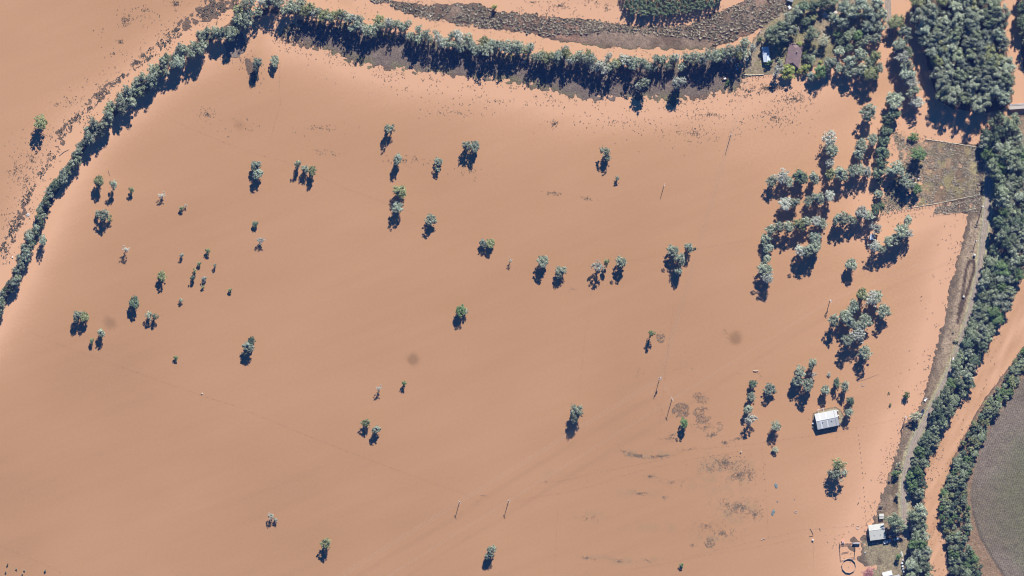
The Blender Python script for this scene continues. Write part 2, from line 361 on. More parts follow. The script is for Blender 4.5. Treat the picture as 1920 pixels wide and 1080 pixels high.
e2 = e.new(.38); e2.color=(.452,.247,.122,1)
e3 = e.new(.62); e3.color=(.512,.285,.148,1)
mw = nd(nt,'ShaderNodeMix',data_type='RGBA'); nt.links.new(aw.outputs['Fac'], mw.inputs[0]); nt.links.new(cr.outputs[0], mw.inputs[6]); mw.inputs[7].default_value=(.31,.225,.125,1)
nt.links.new(mw.outputs[2], b.inputs['Base Color']); b.inputs['Roughness'].default_value=.22; b.inputs['IOR'].default_value=1.33
bp = nd(nt,'ShaderNodeBump'); bp.inputs['Strength'].default_value=.12; bp.inputs['Distance'].default_value=.3
nb = nd(nt,'ShaderNodeTexNoise'); nb.inputs['Scale'].default_value=1.3; nb.inputs['Detail'].default_value=4; nt.links.new(tc.outputs['Object'], nb.inputs['Vector'])
nt.links.new(nb.outputs[0], bp.inputs['Height']); nt.links.new(bp.outputs[0], b.inputs['Normal'])
tag(link('flood_water', mesh_np('flood_water', V, F, [mat], {'silt': silt.ravel(), 'sunken_weed': (weedm*.6).ravel()}, True)), kind='structure')

# dirt track along the bank: a ribbon laid on the ground, wheel ruts worn into it
def densify(pts, st):
    out = []
    for (x0,y0),(x1,y1) in zip(pts[:-1], pts[1:]):
        n = max(1, int(math.hypot(x1-x0,y1-y0)/st))
        for k in range(n): t=k/n; out.append((x0+(x1-x0)*t, y0+(y1-y0)*t))
    return out + [pts[-1]]
def smooth(pts, it=3):
    for _ in range(it):
        q=[pts[0]]
        for a,b_ in zip(pts[:-1],pts[1:]):
            q.append((a[0]*.75+b_[0]*.25,a[1]*.75+b_[1]*.25)); q.append((a[0]*.25+b_[0]*.75,a[1]*.25+b_[1]*.75))
        pts=q+[pts[-1]]
    return pts
mt, nt, b = newmat('dirt_track')
ac = nd(nt,'ShaderNodeAttribute',attribute_name='across'); tc = nd(nt,'ShaderNodeTexCoord')
ns = nd(nt,'ShaderNodeTexNoise'); ns.inputs['Scale'].default_value=.7; ns.inputs['Detail'].default_value=6; nt.links.new(tc.outputs['Object'], ns.inputs['Vector'])
cr = nd(nt,'ShaderNodeValToRGB'); e=cr.color_ramp.elements; e[0].position=0; e[0].color=(.29,.27,.20,1); e[1].position=1; e[1].color=(.29,.28,.20,1)
for p,c in [(.2,(.40,.32,.25)),(.38,(.33,.26,.20)),(.5,(.43,.345,.27)),(.62,(.30,.24,.185)),(.8,(.41,.33,.26))]:
    q=e.new(p); q.color=(*c,1)
ad = nd(nt,'ShaderNodeMath',operation='MULTIPLY_ADD'); nt.links.new(ns.outputs[0], ad.inputs[0]); ad.inputs[1].default_value=.5
sb = nd(nt,'ShaderNodeMath',operation='SUBTRACT'); nt.links.new(ac.outputs['Fac'], sb.inputs[0]); sb.inputs[1].default_value=.25; nt.links.new(sb.outputs[0], ad.inputs[2])
nt.links.new(ad.outputs[0], cr.inputs[0])
r = nd(nt,'ShaderNodeMapRange'); r.inputs[1].default_value=.3; r.inputs[2].default_value=.7; r.inputs[3].default_value=.8; r.inputs[4].default_value=1.15; nt.links.new(ns.outputs[0], r.inputs[0])
sc = nd(nt,'ShaderNodeVectorMath',operation='SCALE'); nt.links.new(cr.outputs[0], sc.inputs[0]); nt.links.new(r.outputs[0], sc.inputs['Scale'])
nt.links.new(sc.outputs[0], b.inputs['Base Color']); b.inputs['Roughness'].default_value=.95
def ribbon(name, path, wpx, z=.05):
    P = np.array(densify(smooth(path), 3.0)); T = np.gradient(P, axis=0); T /= np.linalg.norm(T, axis=1)[:,None]+1e-9
    N = np.stack([-T[:,1], T[:,0]], 1); K=9; V=[]; A=[]
    wv_ = 1 + .18*(vn(P[:,0],P[:,1],25,8,2)-.5)*2
    for i in range(len(P)):
        for k in range(K):
            t=k/(K-1); o=(t-.5)*wpx*wv_[i]; x=P[i,0]+N[i,0]*o; y=P[i,1]+N[i,1]*o
            V.append((*W(x,y), max(Hz(x,y),.02)+z)); A.append(t)
    n=len(P); F=[(i*K+k, i*K+k+1,(i+1)*K+k+1,(i+1)*K+k) for i in range(n-1) for k in range(K-1)]
    return tag(link(name, mesh_np(name, V, F, [mt], {'across':A}, True)), kind='structure')
ribbon('dirt_track', TRACK, 12.5)
ribbon('driveway', TRACK2, 11)

# ------------------------------------------------------------------ grasses (uncountable)
def blades(name, P, size, k, mat, lean=.55, wid=.3, hfac=1.0):
    """P (n,3) roots; k little leaf quads in each tuft"""
    n=len(P); a=rng.uniform(0,2*math.pi,(n,k)); s=size*rng.uniform(.35,1.35,(n,1))*rng.uniform(.7,1.2,(n,k))
    dx=np.cos(a); dy=np.sin(a); el=rng.uniform(.25,1.2,(n,k))
    base=P[:,None,:]+np.stack([dx*s*.12,dy*s*.12,a*0],-1)
    tip=base+np.stack([dx*np.cos(el)*s,dy*np.cos(el)*s,np.sin(el)*s*hfac],-1)
    side=np.stack([-dy,dx,a*0],-1)*(s*wid)[...,None]
    mid=(base*.45+tip*.55); mid[...,2]+=s*.12*hfac
    V=np.stack([base,mid-side,tip,mid+side],2).reshape(-1,3)
    F=np.arange(len(V)).reshape(-1,4)
    tint=np.repeat(rng.uniform(0,1,n),k*4)
    return link(name, mesh_np(name,V,F,[mat],{'tint':tint}))
G_WET = leafmat('grass_wet_olive',(.15,.125,.08),(.25,.21,.14),0,.0)
G_OLIVE = leafmat('grass_muddy_olive',(.095,.09,.06),(.21,.195,.135),0,.0)
G_TAN = leafmat('grass_dry_tan',(.20,.16,.105),(.46,.385,.27),0,.0)
G_MUD = leafmat('grass_mud_coated',(.27,.20,.125),(.40,.305,.20),0,.0)
def sample(poly=None, n=1000, bbox=None, keep=None):
    if bbox is None: xs=[p[0] for p in poly]; ys=[p[1] for p in poly]; bbox=(min(xs),min(ys),max(xs),max(ys))
    x=rng.uniform(bbox[0],bbox[2],n); y=rng.uniform(bbox[1],bbox[3],n)
    k=np.ones(n,bool)
    if poly: k&=pip(x,y,poly)
    if keep is not None: k&=keep(x,y)
    return x[k],y[k]
def to3(x,y,zmin=-.05,sub=0.): return np.stack([(x-960)*S,(540-y)*S,np.maximum(Hat(x,y),zmin)-sub],-1)
# tufts where the shore is awash
def shore(x,y):
    h=Hat(x,y); p=np.exp(-np.abs(h+.12)/.22)*sst(.35,.6,vn(x,y,22,31,2)); return rng.uniform(0,1,len(x))<p*.8
x,y=sample(n=150000,bbox=(-20,-20,1900,1100),keep=lambda x,y: shore(x,y)&(Hat(x,y)>-1.0)&(Hat(x,y)<.3)&(pdist(x,y,LEVEE)>14)&~pip(x,y,RBANK)&~pip(x,y,FOREST))
tag(blades('shore_grass', to3(x,y), .50, 5, G_WET), kind='stuff')
# weed tops poking out of the flood in drifts
xs=[];ys=[]
def blob(cx,cy,ax,ay,n,rot=0,clump=0):
    r=np.sqrt(rng.uniform(0,1,n)) if not clump else np.abs(rng.normal(0,.45,n)); a=rng.uniform(0,2*math.pi,n)
    u=r*np.cos(a)*ax; v=r*np.sin(a)*ay; c,s=math.cos(rot),math.sin(rot)
    X=cx+u*c-v*s; Y=cy+u*s+v*c
    k=vn(X,Y,7,41,2)>.37; xs.append(X[k]); ys.append(Y[k])
for a in [(235,40,17,16,170,0,1),(190,65,16,12,60,0,1),(225,78,9,7,50,0,1),(215,100,30,14,40,0,1),(330,8,22,12,150,0,1),(270,20,60,30,120,0,1),(190,170,70,40,60,0,1),
          (110,195,14,8,26,0,1),(60,300,50,70,260,0,1),(50,340,40,50,160,0,1),(30,320,30,60,120,0,1),(20,430,30,60,120,0,1),(130,190,40,20,60,0,1),
          (1050,10,40,14,150,0,1),(1110,6,30,12,140,0,1),(1140,14,18,14,90,0,1),(1000,4,40,8,60,0,1),(760,4,60,6,60,0,1),
          (390,215,40,25,150,0,1),(450,240,50,20,60,0,1),(1040,232,14,9,90,0,1),(1035,362,34,6,70,.1,1),(1100,372,28,6,40,.1,1),(760,300,60,14,110,0,1),(610,285,60,9,60,.2,1),
          (880,320,60,20,60,0,1),(1300,250,160,40,320,0,1),(1330,215,120,20,200,0,1),(1400,172,50,16,420,0,1),(1490,185,60,28,460,0,1),(1450,220,90,34,330,0,1),(1440,165,40,10,260,0,1),
          (1160,230,200,30,130,0,1),(860,210,150,20,90,0,1),(600,240,120,20,80,0,1),(930,190,250,20,120,0,1)]: blob(*a)
x=np.concatenate(xs);y=np.concatenate(ys); ok=(x>-20)&(x<1930)&(y>-20)
tag(blades('flooded_weeds', to3(x[ok],y[ok]), .46, 5, G_WET), kind='stuff')
xs=[];ys=[]
for a in [(1239,632,8,11,330),(1277,770,17,15,900),(1316,778,18,16,900,0),(1309,745,10,10,220),(1322,750,8,8,90),(1348,800,7,10,70),(1320,800,34,16,200,0,1),(1335,815,14,8,260,0,1),(1262,818,12,8,200,0,1),(1250,825,14,6,160,0,1),
          (1205,855,46,5,520,.1,1),(1175,848,24,4,120,.3,1),(1240,855,30,5,180,-.1,1),(1290,842,40,5,70,-.1,1),(1360,830,14,6,120,0,1),(1385,822,22,5,120,-.15,1),
          (1360,868,52,20,900,0,1),(1385,890,46,30,900,0,1),(1330,880,40,18,160,0,1),(1405,890,22,26,220,0,1),(1388,952,50,26,1000,0,1),(1360,945,30,14,150,0,1),(1415,965,22,14,240,0,1),(1325,985,40,20,190,0,1),(1355,1000,48,20,420,0,1),(1330,1017,11,10,260,0,0),(1300,1022,12,5,60,0,1),
          (1100,1046,22,4,120,.15,1),(1160,1052,24,7,120,.1,1),(1215,1050,20,6,80,0,1),(1200,925,24,6,130,0,1),(1245,932,12,6,60,0,1),(1105,970,26,9,110,0,1),(1220,893,14,5,90,0,1),(1260,905,60,20,120,0,1),
          (1430,700,60,80,60,0,1),(1360,620,70,40,60,0,1),(1280,690,30,40,50,0,1),(1200,700,30,20,30,0,1),(1025,903,5,3,12,0,1),(1070,542,12,6,40,0,1),(1740,800,20,10,60,0,1),(1700,790,24,14,120,0,1),(1690,812,12,10,60,0,1)]: blob(*a)
x=np.concatenate(xs);y=np.concatenate(ys)
tag(blades('drowned_reeds', to3(x,y,-.02), .36, 4, G_MUD), kind='stuff')
# tussocks of the rough ground
def dens(x,y,sd,sc,lo,hi): return rng.uniform(0,1,len(x))<sst(lo,hi,vn(x,y,sc,sd,2))
x1,y1=sample(SCRUB,19000,keep=lambda x,y: dens(x,y,51,34,.24,.42)&~pip(x,y,[(1160,60),(1330,72),(1330,95),(1150,92),(1000,68)]))
x2,y2=sample(STRIPL,13000,keep=lambda x,y: dens(x,y,52,16,.34,.56)&(Hat(x,y)>-.45)); x3,y3=sample(STRIPL2,7500,keep=lambda x,y: dens(x,y,53,14,.32,.56)&(Hat(x,y)>-.45))
x4,y4=sample(PADDOCK,5200,keep=lambda x,y: dens(x,y,54,12,.32,.55)&(Hat(x,y)>-.16)); x5,y5=sample(PADDOCK2,500,keep=lambda x,y: Hat(x,y)>-.2)
x=np.concatenate([x1,x2,x3,x4,x5]);y=np.concatenate([y1,y2,y3,y4,y5])
big=rng.uniform(0,1,len(x))<.5; big[len(x1):]=False
tag(blades('tussock_grass', to3(x[big],y[big]), 1.25, 11, G_TAN,.5,.34,.8), kind='stuff')
pad=np.zeros(len(x),bool); pad[len(x1)+len(x2)+len(x3):]=True
tag(blades('rough_grass', to3(x[~big&~pad],y[~big&~pad]), .75, 7, G_OLIVE), kind='stuff')
tag(blades('paddock_grass', to3(x[pad],y[pad]), .85, 8, G_TAN,.5,.34,.55), kind='stuff')
x,y=sample(ROADLAND,12000,keep=lambda x,y: dens(x,y,55,18,.42,.7)&(x<1862)&(pdist(x,y,TRACK)>6.5)&(pdist(x,y,LOOP)>3.5)&(Hat(x,y)>-.1))
xb,yb=sample(YARD,2200,keep=lambda x,y: dens(x,y,56,18,.5,.7)); x=np.concatenate([x,xb]);y=np.concatenate([y,yb])
tag(blades('verge_grass', to3(x,y), .42, 5, G_TAN), kind='stuff')

# ------------------------------------------------------------------ trees
def crown_mesh(name, seed, R=4.0, H=14.0, zb=4.5, puffs=30, per=46, leaf=.5, pr=1.15, shape='dome', gap=0.0, droop=.3, low=.24, jit=.42, zst=.9):
    """leaf-sized faces gathered in puffs round the ends of the limbs; returns crown mesh and limb tips"""
    r = np.random.default_rng(seed); cs = []
    zc = (zb + H) / 2; hz = (H - zb) / 2
    lobes = [(r.uniform(-.45, .45)*R, r.uniform(-.45, .45)*R, r.uniform(-.35, .6)*hz, r.uniform(.5, .75)) for _ in range(5)]
    tries = 0
    while len(cs) < puffs and tries < 6000:
        tries += 1
        if r.uniform() < low:          # lower foliage hugging the trunk
            f = r.uniform(0, .7); a_ = r.uniform(0, 6.283); q_ = R*(.25+.40*f)*math.sqrt(r.uniform(.1, 1))
            c = np.array([q_*math.cos(a_), q_*math.sin(a_), zb + (H-zb)*f])
        else:
            lx, ly, lz, lr = lobes[r.integers(len(lobes))]
            v = r.normal(size=3); v /= np.linalg.norm(v)
            if v[2] < -.5: continue
            k = r.uniform(.55, 1.0)
            c = np.array([lx + v[0]*R*lr*k, ly + v[1]*R*lr*k, zc + lz*.8 + v[2]*hz*lr*k])
            if c[2] > H: continue
        if math.hypot(c[0], c[1]) > R*1.02: continue
        if all(np.linalg.norm(c - q) > pr*.8 for q in cs) or r.uniform() < .05: cs.append(c)
    V = []; T = []
    for c in cs:
        n = int(per * r.uniform(.6, 1.3)); rad = pr * r.uniform(.7, 1.25)
        d = r.normal(size=(n, 3)); d /= np.linalg.norm(d, axis=1)[:, None]
        d[:, 2] = np.where(d[:, 2] < -.3, -d[:, 2], d[:, 2])
        p = c + d * rad * r.uniform(.45, 1.08, (n, 1)) * np.array([1, 1, zst])
        nrm = d + np.array([.1,.25,.35]) + r.normal(0, jit, (n, 3)); nrm /= np.linalg.norm(nrm, axis=1)[:, None]
        t = np.cross(nrm, r.normal(size=(n, 3))); t /= np.linalg.norm(t, axis=1)[:, None]
        t[:, 2] -= droop*.3; u = np.cross(nrm, t)
        s = leaf * r.uniform(.55, 1.3, (n, 1))
        q = np.stack([p - t*s*.75, p - u*s*.38, p + t*s*.75, p + u*s*.38], 1)
        V.append(q.reshape(-1, 3)); T.append(np.repeat(np.clip(r.uniform(.1, .9) + r.normal(0, .18, n), 0, 1), 4))
    V = np.concatenate(V); T = np.concatenate(T); F = np.arange(len(V)).reshape(-1, 4)
    return mesh_np(name, V, F, [LEAF['g']], {'tint': T}), cs
def trunk_mesh(name, seed, cs, H, r0, forks=8, mat=None, bare=False):
    r = random.Random(seed); mb = MB()
    lean = Vector((r.uniform(-.5, .5), r.uniform(-.5, .5), 0))
    def axis(z): return Vector((lean.x*z/H*1.2, lean.y*z/H*1.2, z))
    mb.tube([axis(z) for z in (-1.6, 0, H*.2, H*.45, H*.72)], [r0*1.35, r0, r0*.8, r0*.55, r0*.2], 7)
    cc = list(cs); r.shuffle(cc)
    for c in cc[:forks]:
        c = Vector(c); zs = max(H*.18, min(c.z*.6, H*.6)); a = axis(zs)
        m = a.lerp(c, .5) + Vector((0, 0, .5))
        mb.tube([a, m, c], [r0*.42, r0*.28, r0*.08], 5, False)
        if bare:
            for _ in range(3):
                tip = c + Vector((r.uniform(-1.3, 1.3), r.uniform(-1.3, 1.3), r.uniform(-.3, 1.2)))
                mb.tube([m.lerp(c, .6), tip], [r0*.2, r0*.06], 4, False)
    o = mb.build(name, mat or BARK); me = o.data; bpy.data.objects.remove(o); return me
KIND = {}     # kind -> list of (crown mesh, trunk mesh, R, H)
def mk(kind, n, seed, barkm=None, bare=False, **kw):
    L = []
    for i in range(n):
        cm, cs = crown_mesh('crown', seed+i, **kw)
        tm = trunk_mesh('trunk', seed+i, cs, kw.get('H', 14), kw.get('tr', .26) if False else .022*kw.get('H', 14), 14 if bare else 8, barkm, bare)
        rr = np.zeros(len(cm.vertices)*3, np.float32); cm.vertices.foreach_get('co', rr); rr = rr.reshape(-1, 3)
        cx, cy = (rr[:,0].max()+rr[:,0].min())/2, (rr[:,1].max()+rr[:,1].min())/2
        ex = (rr[:,0].max()-rr[:,0].min())/2*.95; ey = (rr[:,1].max()-rr[:,1].min())/2*.95
        L.append((cm, tm, ex, ey, cx, cy, rr[:,2].max()))
    KIND[kind] = L
mk('gum', 8, 100, R=3.4, H=14, zb=1.4, puffs=76, per=30, leaf=.46, pr=.72, jit=.6, zst=1.6)
mk('airy', 4, 200, R=3.6, H=14, zb=2.0, puffs=56, per=23, leaf=.42, pr=.70, jit=.6, zst=1.5)
mk('bare', 3, 300, barkm=BARKW, bare=True, R=2.4, H=9, zb=2.2, puffs=22, per=20, leaf=.34, pr=.62)
mk('tall', 7, 400, R=3.8, H=17, zb=1.8, puffs=74, per=25, leaf=.47, pr=.78, jit=.55, zst=1.6)
mk('river', 7, 500, R=5.0, H=15, zb=2.0, puffs=44, per=62, leaf=.56, pr=1.35)
mk('big', 6, 600, R=6.0, H=19, zb=3.5, puffs=44, per=86, leaf=.62, pr=1.65)
mk('small', 4, 700, R=1.6, H=6, zb=.6, puffs=15, per=34, leaf=.34, pr=.62)
mk('bush', 4, 800, R=1.8, H=2.6, zb=.2, puffs=13, per=34, leaf=.34, pr=.6)
mk('orchard', 5, 900, R=1.75, H=7.5, zb=1.8, puffs=17, per=38, leaf=.34, pr=.62)

TREES = []      # (x, y) of every tree for later checks
cnt = [0]
ADJ = {'g':'grey green','d':'dark green','t':'blue grey','p':'pale silvery','o':'olive','v':'bright green','y':'lime green','c':'cream','r':'green','k':'pink','f':'green'}
NAMES = {'near river bank':'riverbank_tree','far river bank':'riverbank_sapling','left levee row':'levee_tree','top bank':'row_tree'}
LONG = []
def tree(px, py, w, h, height, leaf, kind='gum', label=None, group=None, cat='tree', name=None, z=None):
    """px,py crown centre, w,h crown size (photo pixels); height in metres"""
    cnt[0] += 1
    L = KIND[kind]; cm, tm, ex, ey, cx, cy, top = L[(cnt[0]*7 + int(px)) % len(L)]
    sx = w*S/2/ex; sy = h*S/2/ey; sz = height/top
    flip = -1 if random.random() < .5 else 1
    x, y = W(px, py)
    if z is None: z = max(Hz(px, py), -.2)
    for kk, vv in NAMES.items():
        if group and kk in group: name = vv
    if label and '#' in label: label = label.replace('#', ADJ[leaf])
    if label and len(label.split()) > 16: LONG.append(label)
    nm = name or {'bush': 'bush', 'bare': 'dead_tree', 'orchard': 'orchard_tree', 'river': 'garden_tree', 'big': 'forest_tree'}.get(kind, 'gum_tree')
    e = empty(nm, (x - cx*sx*flip, y - cy*sy, z)); e.scale = (sx*flip, sy, sz)
    for nme, me, mt_ in (('crown', cm, LEAF[leaf]), ('trunk', tm, BARKW if kind == 'bare' else BARK)):
        o = bpy.data.objects.new(nme, me); C.objects.link(o); o.parent = e
        o.material_slots[0].link = 'OBJECT'; o.material_slots[0].material = mt_
    tag(e, label, cat, group)
    return e
G1 = 'trees standing alone or in small clumps in the flooded paddock'
def T(px, py, w, h, d, leaf, label, kind='gum', group=G1):
    """d = how far the shadow tip lies from the crown centre, in pixels"""
    if kind == 'gum' and w < 12.5: kind = 'small'
    w *= 1.18; h *= 1.12
    if kind in ('bare', 'airy'): w *= 1.1; h *= 1.08
    tree(px, py, w, h, max(1.6, d*.289), leaf, kind, label, group)
T(78,228,23,27,50,'o','olive tree alone in the water outside the left levee')
T(484,121,16,24,45,'t','taller of the two trees in the water below the top left bend of the levee')
T(515,116,15,22,24,'g','smaller shaggy tree right of a taller one below the top left bend of the levee')
T(186,339,17,19,40,'o','round grey green tree with long shadow, highest of the four nearest the left levee')
T(214,347,12,19,42,'g','slender tree between a round tree and a tiny tree near the left levee')
T(247,357,9,13,21,'o','tiny pointed tree right of the two taller trees near the left levee')
T(304,366,12,12,20,'p','small white leafless tree in the upper left of the flooded paddock','bare')
T(341,391,8,9,14,'o','tiny olive half of a leaning pair of saplings below the small white tree')
T(349,386,5,6,12,'p','tiny pale half of a leaning pair of saplings below the small white tree','bare')
T(195,404,22,22,36,'g','broad tree in the middle of a clump of three near the left levee')
T(184,401,8,16,20,'g','narrow tree on the left of the clump of three near the left levee')
T(207,410,9,14,20,'o','narrow tree on the right of the clump of three near the left levee')
T(82,449,13,20,40,'t','slim tree standing in the water touching the lower left levee row')
T(237,467,12,12,30,'p','white leafless tree below the clump of three by the left levee','bare')
T(481,311,18,18,30,'t','dark upper half of the twin crowned tree in the upper middle left')
T(484,326,18,20,34,'t','broad lower half of the twin crowned tree in the upper middle left')
T(559,310,11,18,36,'g','detached leftmost tree of the row of three in the upper middle left')
T(572,318,13,16,30,'g','middle tree of the row of three in the upper middle left')
T(587,321,13,18,34,'o','rightmost tree of the row of three in the upper middle left')
T(727,242,13,17,48,'g','left half of the touching pair at the top centre left')
T(736,241,10,16,36,'g','right half of the touching pair at the top centre left')
T(746,299,14,22,40,'t','grey green tree midway between the touching pair and the double tree')
T(822,303,15,16,24,'g','round topped tree whose shadow narrows at a waist, upper centre')
T(819,318,10,11,20,'g','small low crown joined to the foot of the waisted tree, upper centre')
T(875,275,16,20,40,'g','left tree of the wide pair in the upper centre')
T(890,276,16,22,38,'t','right tree of the wide pair in the upper centre')
T(749,360,23,24,38,'o','large olive tree standing above a rounder one in the vertical pair')
T(745,388,21,20,38,'t','round blue grey tree at the lower end of the vertical pair')
T(808,412,22,21,34,'g','round pale green tree alone right of the vertical pair')
T(906,456,13,16,22,'t','left crown of the short twin tree in the centre')
T(919,457,16,17,24,'o','right crown of the short twin tree in the centre')
T(957,488,6,8,20,'p','spindly bare sapling right of the short twin tree','bare')
T(490,452,13,12,22,'p','white bare tree with spoke like branches left of centre','bare')
T(479,421,10,14,14,'d','small dark tree just above the white bare tree left of centre')
SAP='group of saplings in the left middle of the flooded paddock'
T(341,480,7,10,16,'p','pale sapling leftmost of the scattered group',group=SAP)
T(390,472,9,12,16,'o','highest sapling of the scattered group',group=SAP)
T(374,495,7,10,12,'o','dark sapling in the middle of the scattered group',group=SAP)
T(365,508,6,10,11,'o','faint sapling just below and left of the middle one',group=SAP)
T(403,498,6,8,16,'g','thin sapling on the right side of the scattered group',group=SAP)
T(362,523,9,13,18,'d','dark sapling with long shadow at the lower left of the group',group=SAP)
T(383,524,9,11,13,'p','pale sapling at the lower middle of the group',group=SAP)
T(381,538,6,7,10,'o','tiny sapling touching the shadow of the pale one',group=SAP)
T(432,544,7,8,12,'o','lone tiny sapling out to the right below the group',group=SAP)
T(340,564,8,9,13,'g','lone tiny sapling out to the left below the group',group=SAP)
T(304,518,17,20,30,'o','dense tree left of the sapling group')
T(252,567,17,24,32,'d','pointed dark green tree above left of the touching pair')
T(279,592,12,17,26,'g','left tree of the touching pair in the left middle')
T(292,595,12,14,26,'d','right tree of the touching pair in the left middle')
T(147,593,15,21,38,'g','left crown of the wide leaning tree near the left edge')
T(160,594,15,20,32,'o','right crown of the wide leaning tree near the left edge')
T(191,624,13,15,32,'g','medium tree right of a thin sapling near the left edge')
T(173,640,7,14,18,'o','thin sapling left of a medium tree near the left edge')
T(472,639,15,16,28,'d','top crown of the tall three tiered tree left of centre')
T(466,650,20,18,34,'t','middle crown of the tall three tiered tree left of centre')
T(460,664,9,10,22,'d','lowest small crown of the three tiered tree left of centre')
T(330,672,8,9,12,'v','very small vivid green tree in the lower left water')
T(864,583,17,24,34,'v','leafy green tree in the very centre of the picture')
T(874,585,8,14,24,'g','thin side stem leaning off the central leafy tree')
T(711,727,10,11,25,'p','white bare tree left of a small green one below the centre','bare')
T(758,720,8,11,20,'v','small green tree right of a white bare one below the centre')
T(686,793,18,15,26,'o','upper tree of the diagonal pair in the lower middle')
T(706,805,16,14,30,'g','lower tree of the diagonal pair in the lower middle')
T(1081,775,22,34,46,'g','tall feathery tree beside the power line below the centre right')
T(508,967,9,12,24,'p','sparse grey tree in the lower left open water','airy')
T(516,975,8,9,14,'p','small side crown of the sparse grey tree in the lower left open water')
T(611,1019,19,22,34,'o','yellow green tree with straight shadow near the bottom edge')
T(922,1030,17,17,38,'g','grey green tree with two part shadow at the bottom centre')
T(918,1042,16,12,30,'t','lower crown of the tree with two part shadow at the bottom centre')
T(1277,1060,8,9,12,'v','tiny bright green tree near the bottom edge right of centre')
T(1134,284,17,17,40,'g','lacy see through tree top in the upper right of centre','airy')
T(1138,296,15,12,34,'t','dense lower crown under the lacy tree in the upper right of centre')
T(1158,334,8,8,16,'t','tiny tuft headed sapling below the lacy tree','airy')
T(1017,491,20,22,38,'g','left tree of the offset pair right of centre')
T(1052,510,20,22,30,'g','right and lower tree of the offset pair right of centre')
T(1120,500,20,22,42,'p','pale silver tree right of centre with lacy shadow','airy')
T(1137,493,9,17,36,'o','olive side crown beside the pale silver tree')
T(1164,491,19,21,44,'g','grey green tree just right of the pale silver tree')
CL='clump of trees under the power line right of centre'
T(1261,470,21,22,42,'g','highest left tree of the clump under the power line',group=CL)
T(1273,487,19,24,46,'g','pale middle tree of the clump under the power line',group=CL)
T(1290,465,15,18,38,'t','separate right tree of the clump under the power line',group=CL)
T(1271,507,13,14,36,'t','lowest tree of the clump under the power line',group=CL)
T(1222,626,12,13,40,'v','small leafy tree with a very long shadow beside a patch of reeds')
T(1282,793,13,20,36,'v','slim green tree below the two round reed patches')
R1='trees in short lines in the lower right of the flooded paddock'
T(1412,720,15,14,26,'d','top tree of the vertical line of four in the lower right',group=R1)
T(1408,744,17,18,30,'g','second tree down in the vertical line of four in the lower right',group=R1)
T(1402,767,16,16,30,'g','third tree down in the vertical line of four in the lower right',group=R1)
T(1408,785,20,20,38,'p','pale bottom tree of the vertical line of four in the lower right','airy',R1)
T(1443,730,23,23,30,'t','round tree right of the vertical line of four',group=R1)
T(1454,797,18,18,36,'g','tree between the vertical line of four and the white shed',group=R1)
T(1453,843,13,11,13,'c','small cream flowering tree below the tree nearest the white shed',group=R1)
T(1573,869,24,20,42,'o','open upper crown of the big lacy tree below the white shed','airy')
T(1572,888,27,24,48,'g','broad middle crown of the big lacy tree below the white shed','airy')
T(1557,886,12,14,34,'g','left side limb of the big lacy tree below the white shed','airy')
CA='clump of trees above and left of the white shed'
for a in [(1499,696,20,24,40,'g','upper left tree of the clump'),(1494,714,20,20,40,'t','left middle tree of the clump'),(1512,722,22,24,46,'g','lower right tree of the clump'),(1523,682,14,20,40,'g','highest narrow tree of the clump')]:
    T(*a[:6], a[6]+' up and left of the white shed', group=CA)
T(1523,703,13,10,20,'p','bare white branches on the right of the clump up and left of the white shed','bare',CA)
T(1554,702,6,9,6,'p','small grey bush alone in the water above the white shed','bush',CA)
CB='trees just above and beside the white shed'
T(1546,731,15,18,32,'g','left tree of the three just above the white shed',group=CB)
T(1568,718,13,20,30,'d','dark middle tree of the three just above the white shed',group=CB)
T(1583,725,15,22,34,'g','right tree of the three just above the white shed',group=CB)
T(1593,752,14,16,24,'d','dark tree at the right upper corner of the white shed',group=CB)
T(1591,773,15,16,34,'t','pale tree at the right side of the white shed',group=CB)

def ordn(i, n):
    w = ['first','second','third','fourth','fifth','sixth','seventh','eighth','ninth','tenth','eleventh','twelfth','thirteenth']
    return 'leftmost' if i == 0 else ('rightmost' if i == n-1 else w[i])
def cluster(L, where, group, along='left'):
    L = sorted(L, key=lambda a: a[0]) if along == 'left' else sorted(L, key=lambda a: a[1])
    n = len(L)
    for i, a in enumerate(L):
        k = a[6] if len(a) > 6 else 'gum'
        adj = {'g':'grey green','d':'dark green','t':'blue grey','p':'pale silvery','o':'olive','v':'bright green','y':'lime green','c':'cream','r':'green','k':'pink'}[a[5]]
        if along == 'left': o = ordn(i, n) + ('' if i in (0, n-1) else ' from the left')
        else: o = {0:'topmost', n-1:'lowest'}.get(i, ordn(i, n+9)+' from the top')
        T(*a[:6], f'{adj} tree, {o} of {where}', k, group)
CC='big irregular clump in the water right of centre, above the white shed'
cluster([(1614,552,18,24,50,'o'),(1630,560,24,26,52,'p','airy'),(1644,557,18,24,44,'g'),(1656,583,26,26,48,'g'),(1600,574,20,26,48,'t'),(1585,592,24,28,50,'g'),(1562,601,20,24,50,'g'),(1592,604,20,22,50,'t'),(1621,602,26,28,50,'g'),(1587,638,22,20,52,'g'),(1606,628,24,26,50,'p','airy'),(1620,661,26,26,50,'g'),(1604,612,14,16,40,'t')],'the big irregular clump above the white shed',CC)
GP='plantation trees standing in the flood in the upper right'
cluster([(1553,262,22,30,50,'p','airy'),(1558,282,22,26,60,'g'),(1555,306,14,18,44,'p','airy')],'the isolated stack topping the plantation',GP,'top')
cluster([(1626,212,30,32,54,'g'),(1634,263,18,22,44,'g'),(1614,273,24,26,46,'g'),(1608,290,18,20,44,'t')],'the top right column of the plantation',GP,'top')
cluster([(1446,341,20,24,38,'g'),(1464,331,24,26,42,'p','airy'),(1479,342,16,20,40,'g'),(1500,332,26,26,44,'d'),(1525,334,16,24,46,'g')],'the upper left row of the plantation',GP)
